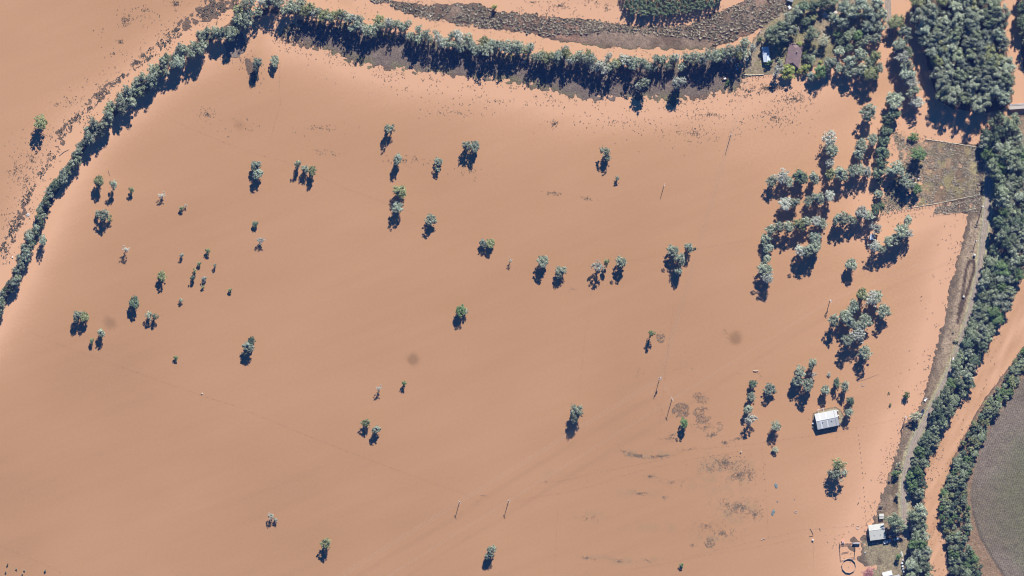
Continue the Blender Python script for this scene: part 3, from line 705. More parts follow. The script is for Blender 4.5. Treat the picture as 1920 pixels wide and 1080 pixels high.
cluster([(1555,328,17,22,52,'o'),(1575,326,26,26,50,'g'),(1596,322,16,22,46,'t'),(1610,317,22,24,46,'g'),(1624,323,14,22,40,'p')],'the upper right row of the plantation',GP)
cluster([(1471,383,24,24,40,'p'),(1490,381,18,18,38,'g'),(1516,378,20,20,42,'g'),(1532,373,22,22,46,'t'),(1555,368,17,20,50,'p')],'the second row of the plantation',GP)
cluster([(1445,431,22,20,40,'g'),(1462,426,20,20,44,'g'),(1479,426,20,22,48,'g'),(1497,422,22,22,50,'o'),(1513,416,20,18,44,'g'),(1529,415,18,18,40,'p'),(1541,420,18,20,40,'g')],'the long lower row of the plantation',GP)
cluster([(1437,449,20,22,30,'g'),(1440,465,18,18,26,'t')],'the pair under the long row',GP)
cluster([(1500,470,20,22,54,'p'),(1514,470,20,22,54,'g'),(1527,463,20,22,52,'g'),(1528,447,22,20,46,'t')],'the clump below the long plantation row',GP)
cluster([(1437,486,14,18,34,'g'),(1433,505,26,24,50,'g'),(1437,520,20,20,46,'p','airy')],'the stack below the left of the plantation',GP,'top')
cluster([(1568,412,15,20,46,'t'),(1582,410,22,26,48,'g'),(1597,413,18,18,44,'g'),(1613,399,20,24,48,'p'),(1629,403,20,18,44,'g'),(1641,393,14,20,36,'d'),(1649,388,10,24,30,'d')],'the row ending at the weedy paddock corner',GP)
cluster([(1640,428,19,22,44,'p','airy'),(1637,461,20,20,48,'p','airy'),(1652,467,18,16,46,'g'),(1669,452,24,24,52,'g'),(1688,434,24,24,56,'g'),(1701,414,14,22,36,'g'),(1703,437,14,16,44,'p'),(1681,447,18,20,52,'t')],'the curved clump round the little hut',GP)
T(1685,421,4,8,8,'d','tiny dark shrub in the water left of the clump by the little hut','bush',GP)
T(1594,496,20,22,38,'g','single round tree below the curved clump by the little hut',group=GP)
GT='trees in the strip between the flooded lane and the weedy paddock'
cluster([(1677,190,32,30,50,'g'),(1676,212,22,22,44,'d'),(1664,226,22,20,40,'d'),(1662,245,20,20,40,'d'),(1656,264,22,24,44,'d'),(1654,286,24,24,44,'d'),(1652,306,22,22,44,'d'),(1648,325,22,20,40,'r'),(1668,322,20,18,40,'t'),(1681,314,26,26,50,'t'),(1647,364,16,16,24,'g'),(1648,340,14,14,24,'d')],'the dark strip by the flooded lane',GT,'top')
cluster([(1694,334,22,24,40,'t'),(1704,346,20,18,42,'g'),(1718,354,18,20,34,'v')],'the clump beside the weedy paddock boulders',GT)
T(1721,287,27,24,44,'v','round vivid green tree alone on the weedy paddock',group=GT)
T(1712,257,18,16,14,'v','low green bush at the top left corner of the weedy paddock','bush',GT)
T(1655,385,8,8,8,'v','small green bush at the lower left edge of the weedy paddock','bush',GT)
T(1675,362,6,8,8,'g','tiny bush below the dark strip of trees','bush',GT)
T(1699,741,11,14,18,'v','round vivid green shrub in the shallows left of the track','bush')
T(1667,736,4,5,4,'o','very small shrub in shallows, upper of two left of the round vivid green shrub','bush')
T(1669,759,4,7,4,'o','very small shrub in shallows, lower of two left of the round vivid green shrub','bush')
T(1716,781,22,17,26,'c','cream flowering tree beside the dark parked car')
T(1686,872,14,14,14,'c','pale shrub at the bend of the dirt track','bush')
T(1679,889,16,14,20,'v','green tree just below the pale shrub by the dirt track','small')
T(1682,930,8,10,14,'c','cream yellow bush beside the lower dirt track','bush')
T(1684,1044,9,13,18,'v','dark oval shrub on the yard below the cars')
T(1626,1073,20,20,20,'k','pink flowering tree at the bottom edge by the round yard','airy','trees round the lower homestead')
T(1677,979,38,34,42,'r','large spreading tree overhanging the right side of the lower shed','river','trees round the lower homestead')

GH='garden trees round the upper homestead'
H1=[(1444,62,22,24,46,'r','river'),(1460,52,26,24,46,'r','river'),(1474,45,22,22,44,'g','river'),(1463,68,26,22,46,'g','river'),(1482,58,24,20,46,'g','river'),(1450,76,22,16,44,'r','river'),(1480,32,22,18,40,'g'),(1494,22,24,20,40,'g','river'),(1504,12,22,18,36,'d')]
cluster(H1,'the dense stand above the blue white shed',GH)
H2=[(1511,40,18,16,20,'d'),(1524,32,14,14,18,'o'),(1527,12,22,20,34,'d'),(1543,6,22,18,34,'d'),(1560,2,20,18,34,'r'),(1552,22,10,8,12,'v')]
cluster(H2,'the shrubs above the homestead lawn',GH)
T(1427,73,13,10,14,'v','bright bush at the mouth of the yard drive','bush',GH)
T(1522,65,28,28,44,'r','broad round tree in the middle of the homestead lawn','river',GH)
T(1541,76,22,20,30,'c','pale feathery tree right of the broad lawn tree','airy',GH)
T(1509,97,10,10,10,'y','lime yellow shrub at the right edge of the brown roof','bush',GH)
T(1510,108,12,14,14,'d','dark shrub below the lime yellow one by the brown roof','bush',GH)
T(1442,118,14,8,16,'v','green tree leaning over the lower end of the blue white shed','bush',GH)
T(1462,116,10,10,12,'g','grey shrub between the two homestead roofs','bush',GH)
T(1500,84,14,12,18,'y','yellow green shrub above the brown roof','small',GH)
T(1458,134,16,24,40,'p','bleached bare tree at the lower left corner of the brown roof','bare',GH)
T(1477,135,25,26,30,'y','lime green tree at the foot of the brown roof','river',GH)
T(1498,134,10,12,12,'y','small yellow shrub right of the lime green tree','bush',GH)
T(1510,130,16,18,24,'y','yellow green shrub on the bottom hedge of the homestead','small',GH)
T(1521,144,16,18,28,'t','blue grey tree on the bottom hedge of the homestead',group=GH)
T(1538,135,22,26,48,'v','fresh green tree at the right end of the bottom hedge','river',GH)
T(1520,112,14,20,20,'r','green shrub left of the little garden box','small',GH)
T(1528,100,10,12,14,'g','shrub above the little garden box','bush',GH)
T(1538,116,6,6,6,'y','little round lime bush in the water','bush',GH)
T(1556,120,22,24,44,'g','grey green tree in the water right of the fresh green hedge tree',group=GH)
G3='stand of trees in the water between the homestead and the flooded lane'
cluster([(1583,12,26,26,44,'t','river'),(1598,22,24,24,44,'g','river'),(1612,6,26,24,44,'t','river'),(1626,22,24,24,44,'t','river'),(1643,10,24,24,44,'t','river'),(1636,36,24,24,44,'t','river'),(1652,30,20,26,44,'g','river'),(1648,52,24,22,44,'g','river'),(1625,50,22,20,40,'t','river')],'the tall stand left of the driveway',G3)
cluster([(1570,62,16,14,20,'v'),(1574,78,16,14,24,'d'),(1590,90,18,16,26,'d'),(1608,66,18,18,34,'v'),(1612,82,18,16,30,'r'),(1625,74,20,20,40,'g'),(1640,74,22,20,44,'g'),(1598,58,14,14,20,'g'),(1580,44,22,20,44,'t','river'),(1562,34,20,18,40,'g','river'),(1588,68,18,18,36,'r'),(1572,96,18,18,34,'g')],'the garden trees between lawn and lane',G3)
cluster([(1594,118,26,26,52,'t','river'),(1613,103,22,24,50,'g'),(1592,136,22,20,48,'g'),(1612,132,22,24,52,'g'),(1630,138,26,28,56,'o','river'),(1641,108,18,24,50,'o'),(1628,116,20,22,50,'r'),(1574,128,16,20,36,'g'),(1646,128,14,20,44,'g')],'the flooded grove left of the lane',G3)
G4='strip of trees along the right side of the flooded lane'
cluster([(1679,42,28,26,44,'o','river'),(1694,62,26,24,46,'t','river'),(1686,84,26,24,50,'g','river'),(1690,104,28,24,50,'p'),(1697,121,28,24,50,'g','river'),(1701,138,28,24,50,'t'),(1707,155,28,24,50,'p'),(1712,172,26,24,50,'g','river'),(1717,192,28,20,48,'p'),(1703,100,16,20,44,'r')],'the narrow strip right of the lane',G4,'top')

# ---- rows and woods: many alike trees, told apart by the stretch they stand in
def along(path, st, off, w, hgt, leafs, kind, where, group, far=None, seed=0):
    r = random.Random(seed); P = densify(path, 1.0); i = 0.; k = 0
    while i < len(P)-1:
        a = P[int(i)]; b_ = P[min(int(i)+3, len(P)-1)]; dx, dy = b_[0]-a[0], b_[1]-a[1]; L = math.hypot(dx, dy)+1e-6
        o = r.uniform(-off, off) if k % 2 else r.choice((-1, 1))*off*r.uniform(.5, 1)
        x = a[0]-dy/L*o; y = a[1]+dx/L*o; ww = r.uniform(*w)
        tree(x, y, ww, ww*r.uniform(.9, 1.25), r.uniform(*hgt), r.choice(leafs), kind, where(x, y), group)
        i += st*r.uniform(.75, 1.3); k += 1
UP=[(452,30),(470,14),(500,10),(540,8),(575,14),(610,24),(640,38),(680,46),(720,50),(780,62),(850,76),(920,90),(980,100),(1050,104),(1120,116),(1180,122),(1240,120),(1300,116),(1345,112),(1385,98),(1410,78)]
def upy(x):
    for (a,b_),(c,d) in zip(UP[:-1],UP[1:]):
        if x<=c: return b_+(d-b_)*(x-a)/(c-a)
    return 80
def w_up(x, y):
    f='back' if y<upy(x) else 'front'
    for lim, t in ((480,'where the levee meets the top bank'),(520,'on the bend above the grey notch'),(560,'left of the grey tip of shore'),(600,'above the grey tip of shore'),(640,'just right of the grey tip'),(700,'where the scrubby ground starts'),(760,'below the thin end of the scrub'),(830,'left of the lone lime tree'),(900,'nearing the lone lime tree'),(970,'below the lone lime tree'),(1040,'right of the lone lime tree'),(1110,'below the drowned tufts'),(1170,'just left of the orchard block'),(1230,'below the left of the orchard block'),(1290,'below the middle of the orchard block'),(1350,'above the wrecked trailer')):
        if x < lim: return f'tall # tree, {f} row of top bank, {t}'
    return f'tall # tree, {f} row of top bank, at the homestead end'
along(UP, 7.8, 11, (15,25), (11,19), 'gggttop', 'tall', w_up, 'tall trees in the row along the top bank', seed=3)
tree(1206,158,26,22,16,'g','gum','round pale tree on the shore before the top row, left of two',G1)
tree(1197,163,16,15,12,'p','gum','small pale side crown left of the round pale shore tree',G1)
tree(1273,156,28,24,16,'p','gum','round silvery tree on the shore before the top row, right of two',G1)
tree(1364,155,10,14,3,'v','bush','green bush growing through the wreck at the end of the top bank')
tree(927,15,11,12,7,'y','small','single lime yellow tree on the scrubby ground at the top')
LV=[(470,40),(440,50),(415,70),(395,66),(370,90),(342,100),(312,124),(284,148),(268,158),(240,186),(214,208),(196,226),(165,262),(146,290),(128,315),(112,340),(95,366),(82,392),(70,425),(56,455),(44,482),(33,512),(15,545),(0,575),(-14,600)]
def w_lv(x, y):
    for lim, t in ((50,'at the very top'),(62,'just below the top'),(75,'above the grey notch'),(86,'beside the grey notch'),(98,'level with the grey notch foot'),(120,'just below the grey notch'),(150,'beside the upper weed strip'),(180,'above the start of the drowned fence'),(210,'beside the drowned fence start'),(240,'right of the lone olive tree'),(270,'below right of the lone olive tree'),(300,'where the row steepens'),(330,'right of the fallen branch'),(365,'left of the round grey green tree'),(400,'left of the clump of three'),(440,'above the slim tree in the water'),(480,'beside the slim tree in the water'),(520,'near the left edge')):
        if y < lim: return f'# tree in the left levee row, {t}'
    return '# tree in the left levee row, at its lower end by the left edge'
along(LV[:13], 7.0, 11, (17,26), (11,17), 'gggttr', 'river', w_lv, 'trees in the left levee row', seed=5)
along(LV[12:], 7.5, 5.5, (14,20), (9,12), 'gttrd', 'river', w_lv, 'trees in the left levee row', seed=6)

def fill(poly, dmin, w, hgt, leafs, kind, where, group, seed=0, maxn=400, asp=(.9,1.15)):
    r = random.Random(seed); xs=[p[0] for p in poly]; ys=[p[1] for p in poly]; pts=[]; fails=0
    while fails < 2500 and len(pts) < maxn:
        x=r.uniform(min(xs),max(xs)); y=r.uniform(min(ys),max(ys))
        if not bool(pip(np.array(x),np.array(y),poly)): continue
        if any((x-a)**2+(y-b_)**2 < dmin*dmin for a,b_ in pts): fails+=1; continue
        pts.append((x,y))
    for x,y in pts:
        ww=r.uniform(*w); tree(x,y,ww,ww*r.uniform(*asp),r.uniform(*hgt)*(1.35 if group and 'near river' in group and y<480 and x<1885 else 1),r.choice(leafs),kind,where(x,y),group)
    return len(pts)
FP=[(1712,-14),(1868,-14),(1880,60),(1888,120),(1893,180),(1862,192),(1835,198),(1800,188),(1765,180),(1752,150),(1742,100),(1722,50)]
def w_f(x,y):
    v=['top','upper','middle','lower','bottom'][min(4,int(max(y,0)/40))]; h_=['left edge','left','centre','right','riverside'][min(4,int(max(x-1712,0)/37))]
    return f'large # tree in the dense wood by the bridge, {v} row, {h_}'
n_f=fill(FP,17.5,(26,36),(15,20),'gggttror','big',w_f,'trees of the dense wood left of the bridge',seed=11)
A1=[(1862,216),(1896,220),(1912,240),(1924,290),(1930,380),(1925,470),(1902,530),(1882,585),(1848,640),(1812,725),(1795,752),(1774,784),(1760,790),(1742,782),(1760,745),(1785,700),(1805,655),(1822,605),(1835,560),(1850,500),(1862,440),(1872,390),(1870,340),(1850,290),(1845,236)]
A2=[(1748,785),(1768,792),(1752,830),(1735,860),(1728,898),(1732,930),(1708,930),(1703,900),(1710,870),(1720,840),(1734,810)]
A3=[(1703,965),(1728,952),(1732,1000),(1742,1060),(1742,1100),(1708,1100),(1706,1040)]
def rvx(y):
    c=[(640,1830),(540,1870),(200,1890)]
    pts=[(216,1880),(380,1898),(500,1882),(600,1850),(700,1802),(780,1757),(860,1722),(930,1718),(1000,1717),(1100,1724)]
    for (a,b_),(c_,d) in zip(pts[:-1],pts[1:]):
        if y<=c_: return b_+(d-b_)*(y-a)/(c_-a)
    return 1724
def w_a(x,y):
    sd='water side' if x>rvx(y) else 'track side'
    for lim,t in ((250,'under the bridge end'),(290,'below the bridge'),(330,'beside the weedy paddock top'),(370,'beside the weedy paddock foot'),(410,'beside the corner power pole'),(450,'beside the pale wheel track'),(490,'beside the upper white tank'),(530,'beside the wheel loop top'),(570,'beside the lower white tank'),(610,'beside the wheel loop'),(650,'beside the pair of shrubs'),(690,'beside the red tractor'),(730,'below the red tractor'),(765,'above the dark parked car'),(800,'beside the dark parked car'),(850,'below the dark parked car'),(900,'beside the pale shrub bend'),(950,'by the cream bush'),(1000,'beside the wide pale shed'),(1050,'beside the upturned boat')):
        if y<lim: return f'# tree on the near river bank, {sd}, {t}'
    return f'# tree on the near river bank, {sd}, beside the wrapped bales'
A0=[p for p in A1 if p[1]<=500]
n_a=fill(A1,14.5,(20,30),(8,13),'rrrrdggv','river',w_a,'trees on the near river bank',seed=12)
n_a+=fill(A2,15,(19,25),(7,10),'rrvd','river',w_a,'trees on the near river bank',seed=13)
n_a+=fill(A3,14,(20,27),(9,13),'rrgv','river',w_a,'trees on the near river bank',seed=14)
B1=[(1925,652),(1922,680),(1890,742),(1858,788),(1834,832),(1822,868),(1812,905),(1812,935),(1822,985),(1808,1015),(1838,1060),(1846,1100),(1786,1100),(1780,1050),(1772,1000),(1764,965),(1768,925),(1782,885),(1802,835),(1840,770),(1890,698),(1915,655)]
def w_b(x,y):
    fdx=float(sdf(np.array(x),np.array(y),FIELD)); sd='field side' if fdx>-22 else ('water side' if fdx<-40 else 'middle')
    for lim,t in ((690,'at the right edge'),(730,'thin upper stretch'),(770,'facing the red tractor'),(810,'top of the ploughed field'),(850,'facing the dark parked car'),(890,'where the belt widens'),(930,'broad stretch'),(970,'below the broad stretch'),(1010,'facing the wide pale shed'),(1045,'gappy stretch')):
        if y<lim: return f'small # tree on the far river bank, {sd}, {t}'
    return f'small # tree on the far river bank, {sd}, at the bottom edge'
n_b=fill(B1,9.3,(11,18),(4,7.5),'rrrodv','river',w_b,'trees on the far river bank',seed=15,maxn=290)
OP=[(1168,-16),(1170,12),(1185,26),(1222,28),(1260,26),(1308,20),(1338,10),(1352,-2),(1358,-16)]
n_o=fill(OP,5.2,(7.5,9.5),(7,8),'fffr','orchard',lambda x,y:'small round # tree in the orchard block, '+['cut by the top edge','upper rows','lower rows'][0 if y<3 else (1 if y<14 else 2)]+', '+['far left','left','left of middle','middle','right of middle','right','far right'][min(6,int(max(x-1168,0)/27))],'trees of the dense orchard block',seed=16,maxn=290)
n_e=fill([(1912,-10),(1930,-10),(1930,100),(1918,96),(1912,60)],13,(16,24),(10,14),'rd','river',lambda x,y:'green tree on the far side of the river at the top right corner','trees on the far bank at the top right corner',seed=17)
fill([(0,1050),(12,1050),(20,1066),(60,1062),(62,1082),(0,1084)],5,(3,5),(1.2,2.6),'dog','bush',lambda x,y:'tiny drowned shrub in the bottom left corner','drowned shrubs in the bottom left corner',seed=18,maxn=7)
tree(85,1070,4.5,5,2,'t','bush','tiny round shrub standing apart in the bottom left corner')
print('trees', cnt[0], n_f, n_a, n_b, n_o, 'LONG', LONG)

# ------------------------------------------------------------------ buildings
def place(name, corners, z, label, cat, group=None):
    """thing at the middle of a roof outline given as TL,TR,BR,BL photo pixels; returns (empty, half length, half width)"""
    P = [Vector((*W(*c), 0)) for c in corners]; c = sum(P, Vector())/4
    ux = ((P[1]-P[0]) + (P[2]-P[3]))/2; uy = ((P[0]-P[3]) + (P[1]-P[2]))/2
    e = empty(name, (c.x, c.y, z), math.atan2(ux.y, ux.x)); tag(e, label, cat, group)
    return e, ux.length/2, uy.length/2
def gable(e, a, b, eave, rise, roofm, wallm, base=-1.6, corr=True, ridge=0.0, over=.35, hip=0.0):
    """ridge runs along local x at y=ridge"""
    w = MB(); wb = b-over; wa = a-over; t=.12
    for (x0,y0,x1,y1) in ((-wa,-wb,wa,-wb+t),(-wa,wb-t,wa,wb),(-wa,-wb+t,-wa+t,wb-t),(wa-t,-wb+t,wa,wb-t)):
        w.box(x0,y0,base,x1,y1,eave-.03)
    for sx in (-1,1):
        if not hip: w.prism([(-wb+t,eave-.03),(wb-t,eave-.03),(ridge,eave+rise-.12)],'x',sx*wa-(t if sx>0 else 0),sx*wa+(t if sx<0 else 0))
    w.build('wall', wallm, e)
    r = MB(); n = max(8, int(2*a/.38)); ha = a-hip
    for side in (-1,1):
        top=[];bot=[]
        for i in range(2*n+1):
            x=-a+2*a*i/(2*n); xr=max(-ha,min(ha,x)); dz=.025*(i%2)*(1 if corr else 0)
            top.append((xr,ridge,eave+rise+dz)); bot.append((x,side*b,eave+dz))
        k=len(r.v); m=len(top); r.v+=top+bot
        r.f+=[(k+i,k+i+1,k+m+i+1,k+m+i) if side<0 else (k+i,k+m+i,k+m+i+1,k+i+1) for i in range(m-1)]
    if hip:
        for s in (-1,1): r.add([(s*a,-b,eave),(s*a,b,eave),(s*ha,ridge,eave+rise)],[(0,1,2)])
    rf = r.build('roof', roofm, e)
    c = MB(); c.tube([(-ha,ridge,eave+rise+.05),(ha,ridge,eave+rise+.05)],.13,6); c.build('ridge_cap', M_STEEL if corr else roofm, rf)
    return rf
def on_roof(x, y, b, eave, rise, ridge=0.): 
    return eave+rise*(1-abs(y-ridge)/(b-ridge*(1 if y>ridge else -1)))
def door_part(e, x, y, w, h, side, mat=M_DARK, handle=True, z0=0.0):
    d=MB(); d.box(x-w/2,y-.04,z0,x+w/2,y+.04,z0+h); o=d.build('door',mat,e)
    if handle:
        q=MB(); q.box(x+w*.35,y+side*.05,z0+1.0,x+w*.35+.12,y+side*.12,z0+1.05); q.build('handle',M_STEEL,o)
def window_part(e, x, y, w, h, z0, side):
    f=MB()
    for (x0,z_0,x1,z1) in ((x-w/2,z0,x+w/2,z0+.07),(x-w/2,z0+h-.07,x+w/2,z0+h),(x-w/2,z0+.07,x-w/2+.07,z0+h-.07),(x+w/2-.07,z0+.07,x+w/2,z0+h-.07)):
        f.box(x0,y-.05,z_0,x1,y+.05,z1)
    o=f.build('window',M_CWHITE,e); p=MB(); p.box(x-w/2+.07,y-.02,z0+.07,x+w/2-.07,y+.02,z0+h-.07); p.build('pane',M_GLASS,o)

# big white shed standing in the flood
e,a,b=place('farm_shed',[(1526.7,775.9),(1568,767.8),(1573.3,796.7),(1532.6,805.6)],0,'large white metal shed with gabled roof, standing in the flood water','shed')
rf=gable(e,a,b,3.6,1.5,M_WHITE,M_WALL,ridge=.3)
for x,wd,sd in ((-5.0,1.1,-1),(-.6,.9,0),(5.3,.8,1)):
    for side in (-1,1):
        if sd and side!=sd and x<0: pass
        s=MB(); y0=side*(b-.25); y1=.3+side*.5
        z=lambda y: on_roof(0,y,b,3.6,1.5,.3)+.05
        s.add([(x,y0,z(y0)),(x+wd,y0,z(y0)),(x+wd,y1,z(y1)),(x,y1,z(y1)),(x,y0,z(y0)+.02),(x+wd,y0,z(y0)+.02),(x+wd,y1,z(y1)+.02),(x,y1,z(y1)+.02)],[(0,3,2,1),(4,5,6,7),(0,1,5,4),(1,2,6,5),(2,3,7,6),(3,0,4,7)])
        s.build('skylight', M_GREYSHEET if x>0 else M_CWHITE, rf)
for x,y in ((-3.2,-.9),(3.2,-1.2)):
    s=MB(); z=on_roof(0,y,b,3.6,1.5,.3); s.tube([(x,y,z-.1),(x,y,z+.35)],.2,8); s.tube([(x,y,z+.35),(x,y,z+.5),(x,y,z+.62)],[.34,.36,.1],10); s.build('roof_vent',M_STEEL,rf)
door_part(e,-3,-(b-.33),3.2,2.6,-1,M_STEEL); door_part(e,3,-(b-.33),3.2,2.6,-1,M_STEEL)
g=MB(); pz=2.6
xa,xb,ya,yb=-5.9+.9,-.9,b-.2,b+2.6
for (x0,y0,x1,y1) in ((xa,ya,xa+.18,yb),(xb-.18,ya,xb,yb),(xa+.18,yb-.18,xb-.18,yb)): g.box(x0,y0,pz,x1,y1,pz+.18)
for x in (xa+.09,xb-.09): g.tube([(x,yb-.09,-1.5),(x,yb-.09,pz)],.09,6)
g.build('awning_frame',M_CWHITE,e)
g=MB(); g.tube([(-a+.3,-b-.02,3.5),(a-.3,-b-.02,3.5)],.09,6); g.build('gutter',M_STEEL,e)
# things standing beside it
def drum(px,py,r,h,mat,label,name='drum',cat='drum',group=None,z=None):
    z=max(Hz(px,py),0) if z is None else z
    e=empty(name,(*W(px,py),z)); tag(e,label,cat,group)
    m=MB(); m.tube([(0,0,-.3),(0,0,h*.32),(0,0,h*.34),(0,0,h*.36),(0,0,h*.64),(0,0,h*.66),(0,0,h*.68),(0,0,h)],[r,r,r*1.05,r,r,r*1.05,r,r],16); m.build('barrel',mat,e)
    m=MB(); m.tube([(0,0,h),(0,0,h+.06)],[r*.9,r*.88],16); m.tube([(r*.4,0,h+.06),(r*.4,0,h+.14)],r*.14,8); m.build('lid',mat,e)
    return e
for i,(px,py,mt_,t) in enumerate([(1569.8,770,M_CWHITE,'white drum at the top of the line against the right wall of the white shed'),(1570.6,774.5,M_RUST,'rusty drum, second of the line against the right wall of the white shed'),(1571.4,779,M_CWHITE,'white drum in the middle of the line by the white shed'),(1572.4,783.5,M_RUST,'rusty drum, last but one by the right wall of the white shed'),(1574.5,795,M_RUBBER,'black drum at the lower right corner of the white shed')]):
    drum(px+.6,py,.45,.95,mt_,t,group='drums against the white shed')
drum(1524,794,.5,1.0,M_CWHITE,'white drum in the water at the left of the white shed')
drum(1524,801,.45,.9,M_SLATE,'grey drum in the water below a white one, left of the white shed')

# homestead
e,a,b=place('homestead',[(1504,84),(1499.5,127.5),(1468,124),(1482,81)],Hz(1485,105),'homestead with purple brown hipped roof and chimney, among garden trees','house')
rf=gable(e,a,b,2.9,2.2,M_RUSTROOF,M_WALL,base=-.3,ridge=0,hip=3.0,corr=False)
m=MB(); m.box(-3.2,.9,4.0,-2.4,1.6,5.9); ch=m.build('chimney',M_CONC,rf); m=MB(); m.tube([(-2.8,1.25,5.9),(-2.8,1.25,6.2)],.16,8); m.build('flue',M_DARK,ch)
door_part(e,0,b-.33,1.0,2.1,1,M_RUST)
for x in (-5,-2.5,2.5,5): window_part(e,x,b-.36,1.3,1.1,1.0,1)
for x in (-5,-1,3): window_part(e,x,-b+.36,1.3,1.1,1.0,-1)
e,a,b=place('blue_white_shed',[(1441,88),(1444.5,115.5),(1431.5,117),(1427.5,89)],Hz(1436,102),'narrow shed with bluish white metal roof left of the homestead','shed')
e.name='garden_shed'
gable(e,a,b,2.8,.7,M_BLUEROOF,M_WALL,base=-.3,ridge=0); door_part(e,0,-b+.33,2.2,2.1,-1)
e,a,b=place('outbuilding',[(1478,-11),(1490,-7),(1486,5),(1475,1)],Hz(1482,0),'white roofed outbuilding cut by the top edge above the homestead','shed')
gable(e,a,b,2.8,.6,M_WHITE,M_WALL,base=-.3); door_part(e,0,-b+.33,1.0,2.0,-1)
# lower homestead shed and lean-tos
e,a,b=place('hay_shed',[(1627.8,984.4),(1656.5,980.7),(1660.5,1009.4),(1630.2,1013.6)],Hz(1645,1000),'wide pale grey shed under the spreading tree near the two cars','shed','outbuildings round the lower yard')
rf=gable(e,a,b,3.3,.9,M_CREAM,M_WALL,base=-.3,ridge=1.5)
door_part(e,-2.5,-b+.33,3.0,2.6,-1); door_part(e,2.2,-b+.33,3.0,2.6,-1)
for x in (-2,2.2):
    s=MB(); z=on_roof(0,-2,b,3.3,.9,1.5); s.tube([(x,-2,z),(x,-2,z+.4),(x,-2,z+.55)],[.18,.2,.05],8); s.build('roof_vent',M_STEEL,rf)
e,a,b=place('tool_shed',[(1648.2,963.2),(1656.8,962.8),(1656.8,972.6),(1648.2,973)],Hz(1652,968),'small square shed with cream roof, above the wide pale shed','shed','outbuildings round the lower yard')
gable(e,a,b,2.2,.25,M_CREAM,M_WALL,base=-.2,ridge=.2,over=.15); door_part(e,0,-b+.13,.9,1.9,-1,M_STEEL)
e,a,b=place('cottage',[(1653,1073.3),(1671,1068.7),(1675,1085),(1657,1090)],Hz(1664,1076),'white roofed cottage cut by the bottom edge of the picture','house','outbuildings round the lower yard')
gable(e,a,b,2.8,1.2,M_WHITE,M_WALL,base=-.3); door_part(e,0,b-.33,1.0,2.1,1); window_part(e,-2,b-.36,1.2,1.0,1.0,1); window_part(e,2,b-.36,1.2,1.0,1.0,1)
e,a,b=place('carport',[(1674,1079.5),(1685.5,1076),(1688,1085),(1676.5,1088)],Hz(1681,1080),'low white carport roof right of the bottom edge cottage','shed','outbuildings round the lower yard')
m=MB(); m.box(-a,-b,2.3,a,b,2.4); m.build('roof',M_WHITE,e)
for sx in (-1,1):
    for sy in (-1,1): m=MB(); m.tube([(sx*(a-.2),sy*(b-.2),-.2),(sx*(a-.2),sy*(b-.2),2.3)],.06,6); m.build('post',M_STEEL,e)
# little hut on a platform in the water
e=empty('hut',(*W(1634.5,445),0),math.radians(-6)); tag(e,'tiny hut with bluish metal roof on a platform among flooded trees','hut')
m=MB(); m.box(-1.6,-2.1,.9,3.6,2.0,1.05); m.build('platform',M_WOOD,e)
for x in (-1.4,3.3):
    for y in (-1.8,1.8): m=MB(); m.tube([(x,y,-1.6),(x,y,.9)],.09,6); m.build('stump',M_WOOD,e)
m=MB(); m.box(-1.2,-1.6,1.05,1.2,1.6,3.0); m.build('wall',M_WALL,e)
m=MB(); m.prism([(-1.5,3.0),(1.5,3.0),(0,3.45)],'y',-1.9,1.9); m.build('roof',M_BLUEROOF,e)
m=MB(); m.box(1.2,-.4,1.05,1.26,.4,2.9); m.build('door',M_DARK,e)
g=MB()
for x0,y0,x1,y1 in ((1.5,-1.9,3.5,-1.75),(1.5,.2,3.4,.35),(3.3,-1.7,3.45,1.9),(2.2,-1.7,2.35,.1)): g.box(x0,y0,1.9,x1,y1,2.05)
g.build('rusty_rail',M_RUST,e)
g=MB(); g.box(-7.4,-1.4,.55,-1.7,-1.1,.75); 
for x in (-7,-4.6,-2.2): g.tube([(x,-1.25,-1.6),(x,-1.25,.55)],.09,6)
g.build('gangway',M_PALEWOOD,e)
# bridge
e=empty('bridge',(*W(1912,199.5),0),math.radians(4)); tag(e,'pale timber bridge crossing the flooded river at the right edge','bridge')
L=13.0
m=MB()
n=54
for i in range(n): x=-7.6+L*1.7*i/n; m.box(x,-1.7,3.1,x+L*1.7/n-.03,1.7,3.22+.012*(i%3))
m.build('deck',M_PALEWOOD,e)
m=MB(); m.box(-7.6,-1.5,2.65,14.4,-1.2,3.08); m.box(-7.6,1.2,2.65,14.4,1.5,3.08); m.build('beam',M_WOOD,e)
for y in (-1.8,1.8):
    m=MB(); m.box(-7.6,y-.1,3.1,14.4,y+.1,3.4)
    for x in np.arange(-7.4,14.4,2.4): m.box(x-.06,y-.06,3.4,x+.06,y+.06,4.1)
    m.box(-7.6,y-.07,4.1,14.4,y+.07,4.22); m.build('railing',M_CWHITE if y>0 else M_WOOD,e)
for x in (-6.5,1.0,8.5):
    m=MB(); m.box(x-.25,-1.6,-3,x+.25,1.6,2.64); m.build('pier',M_CONC,e)

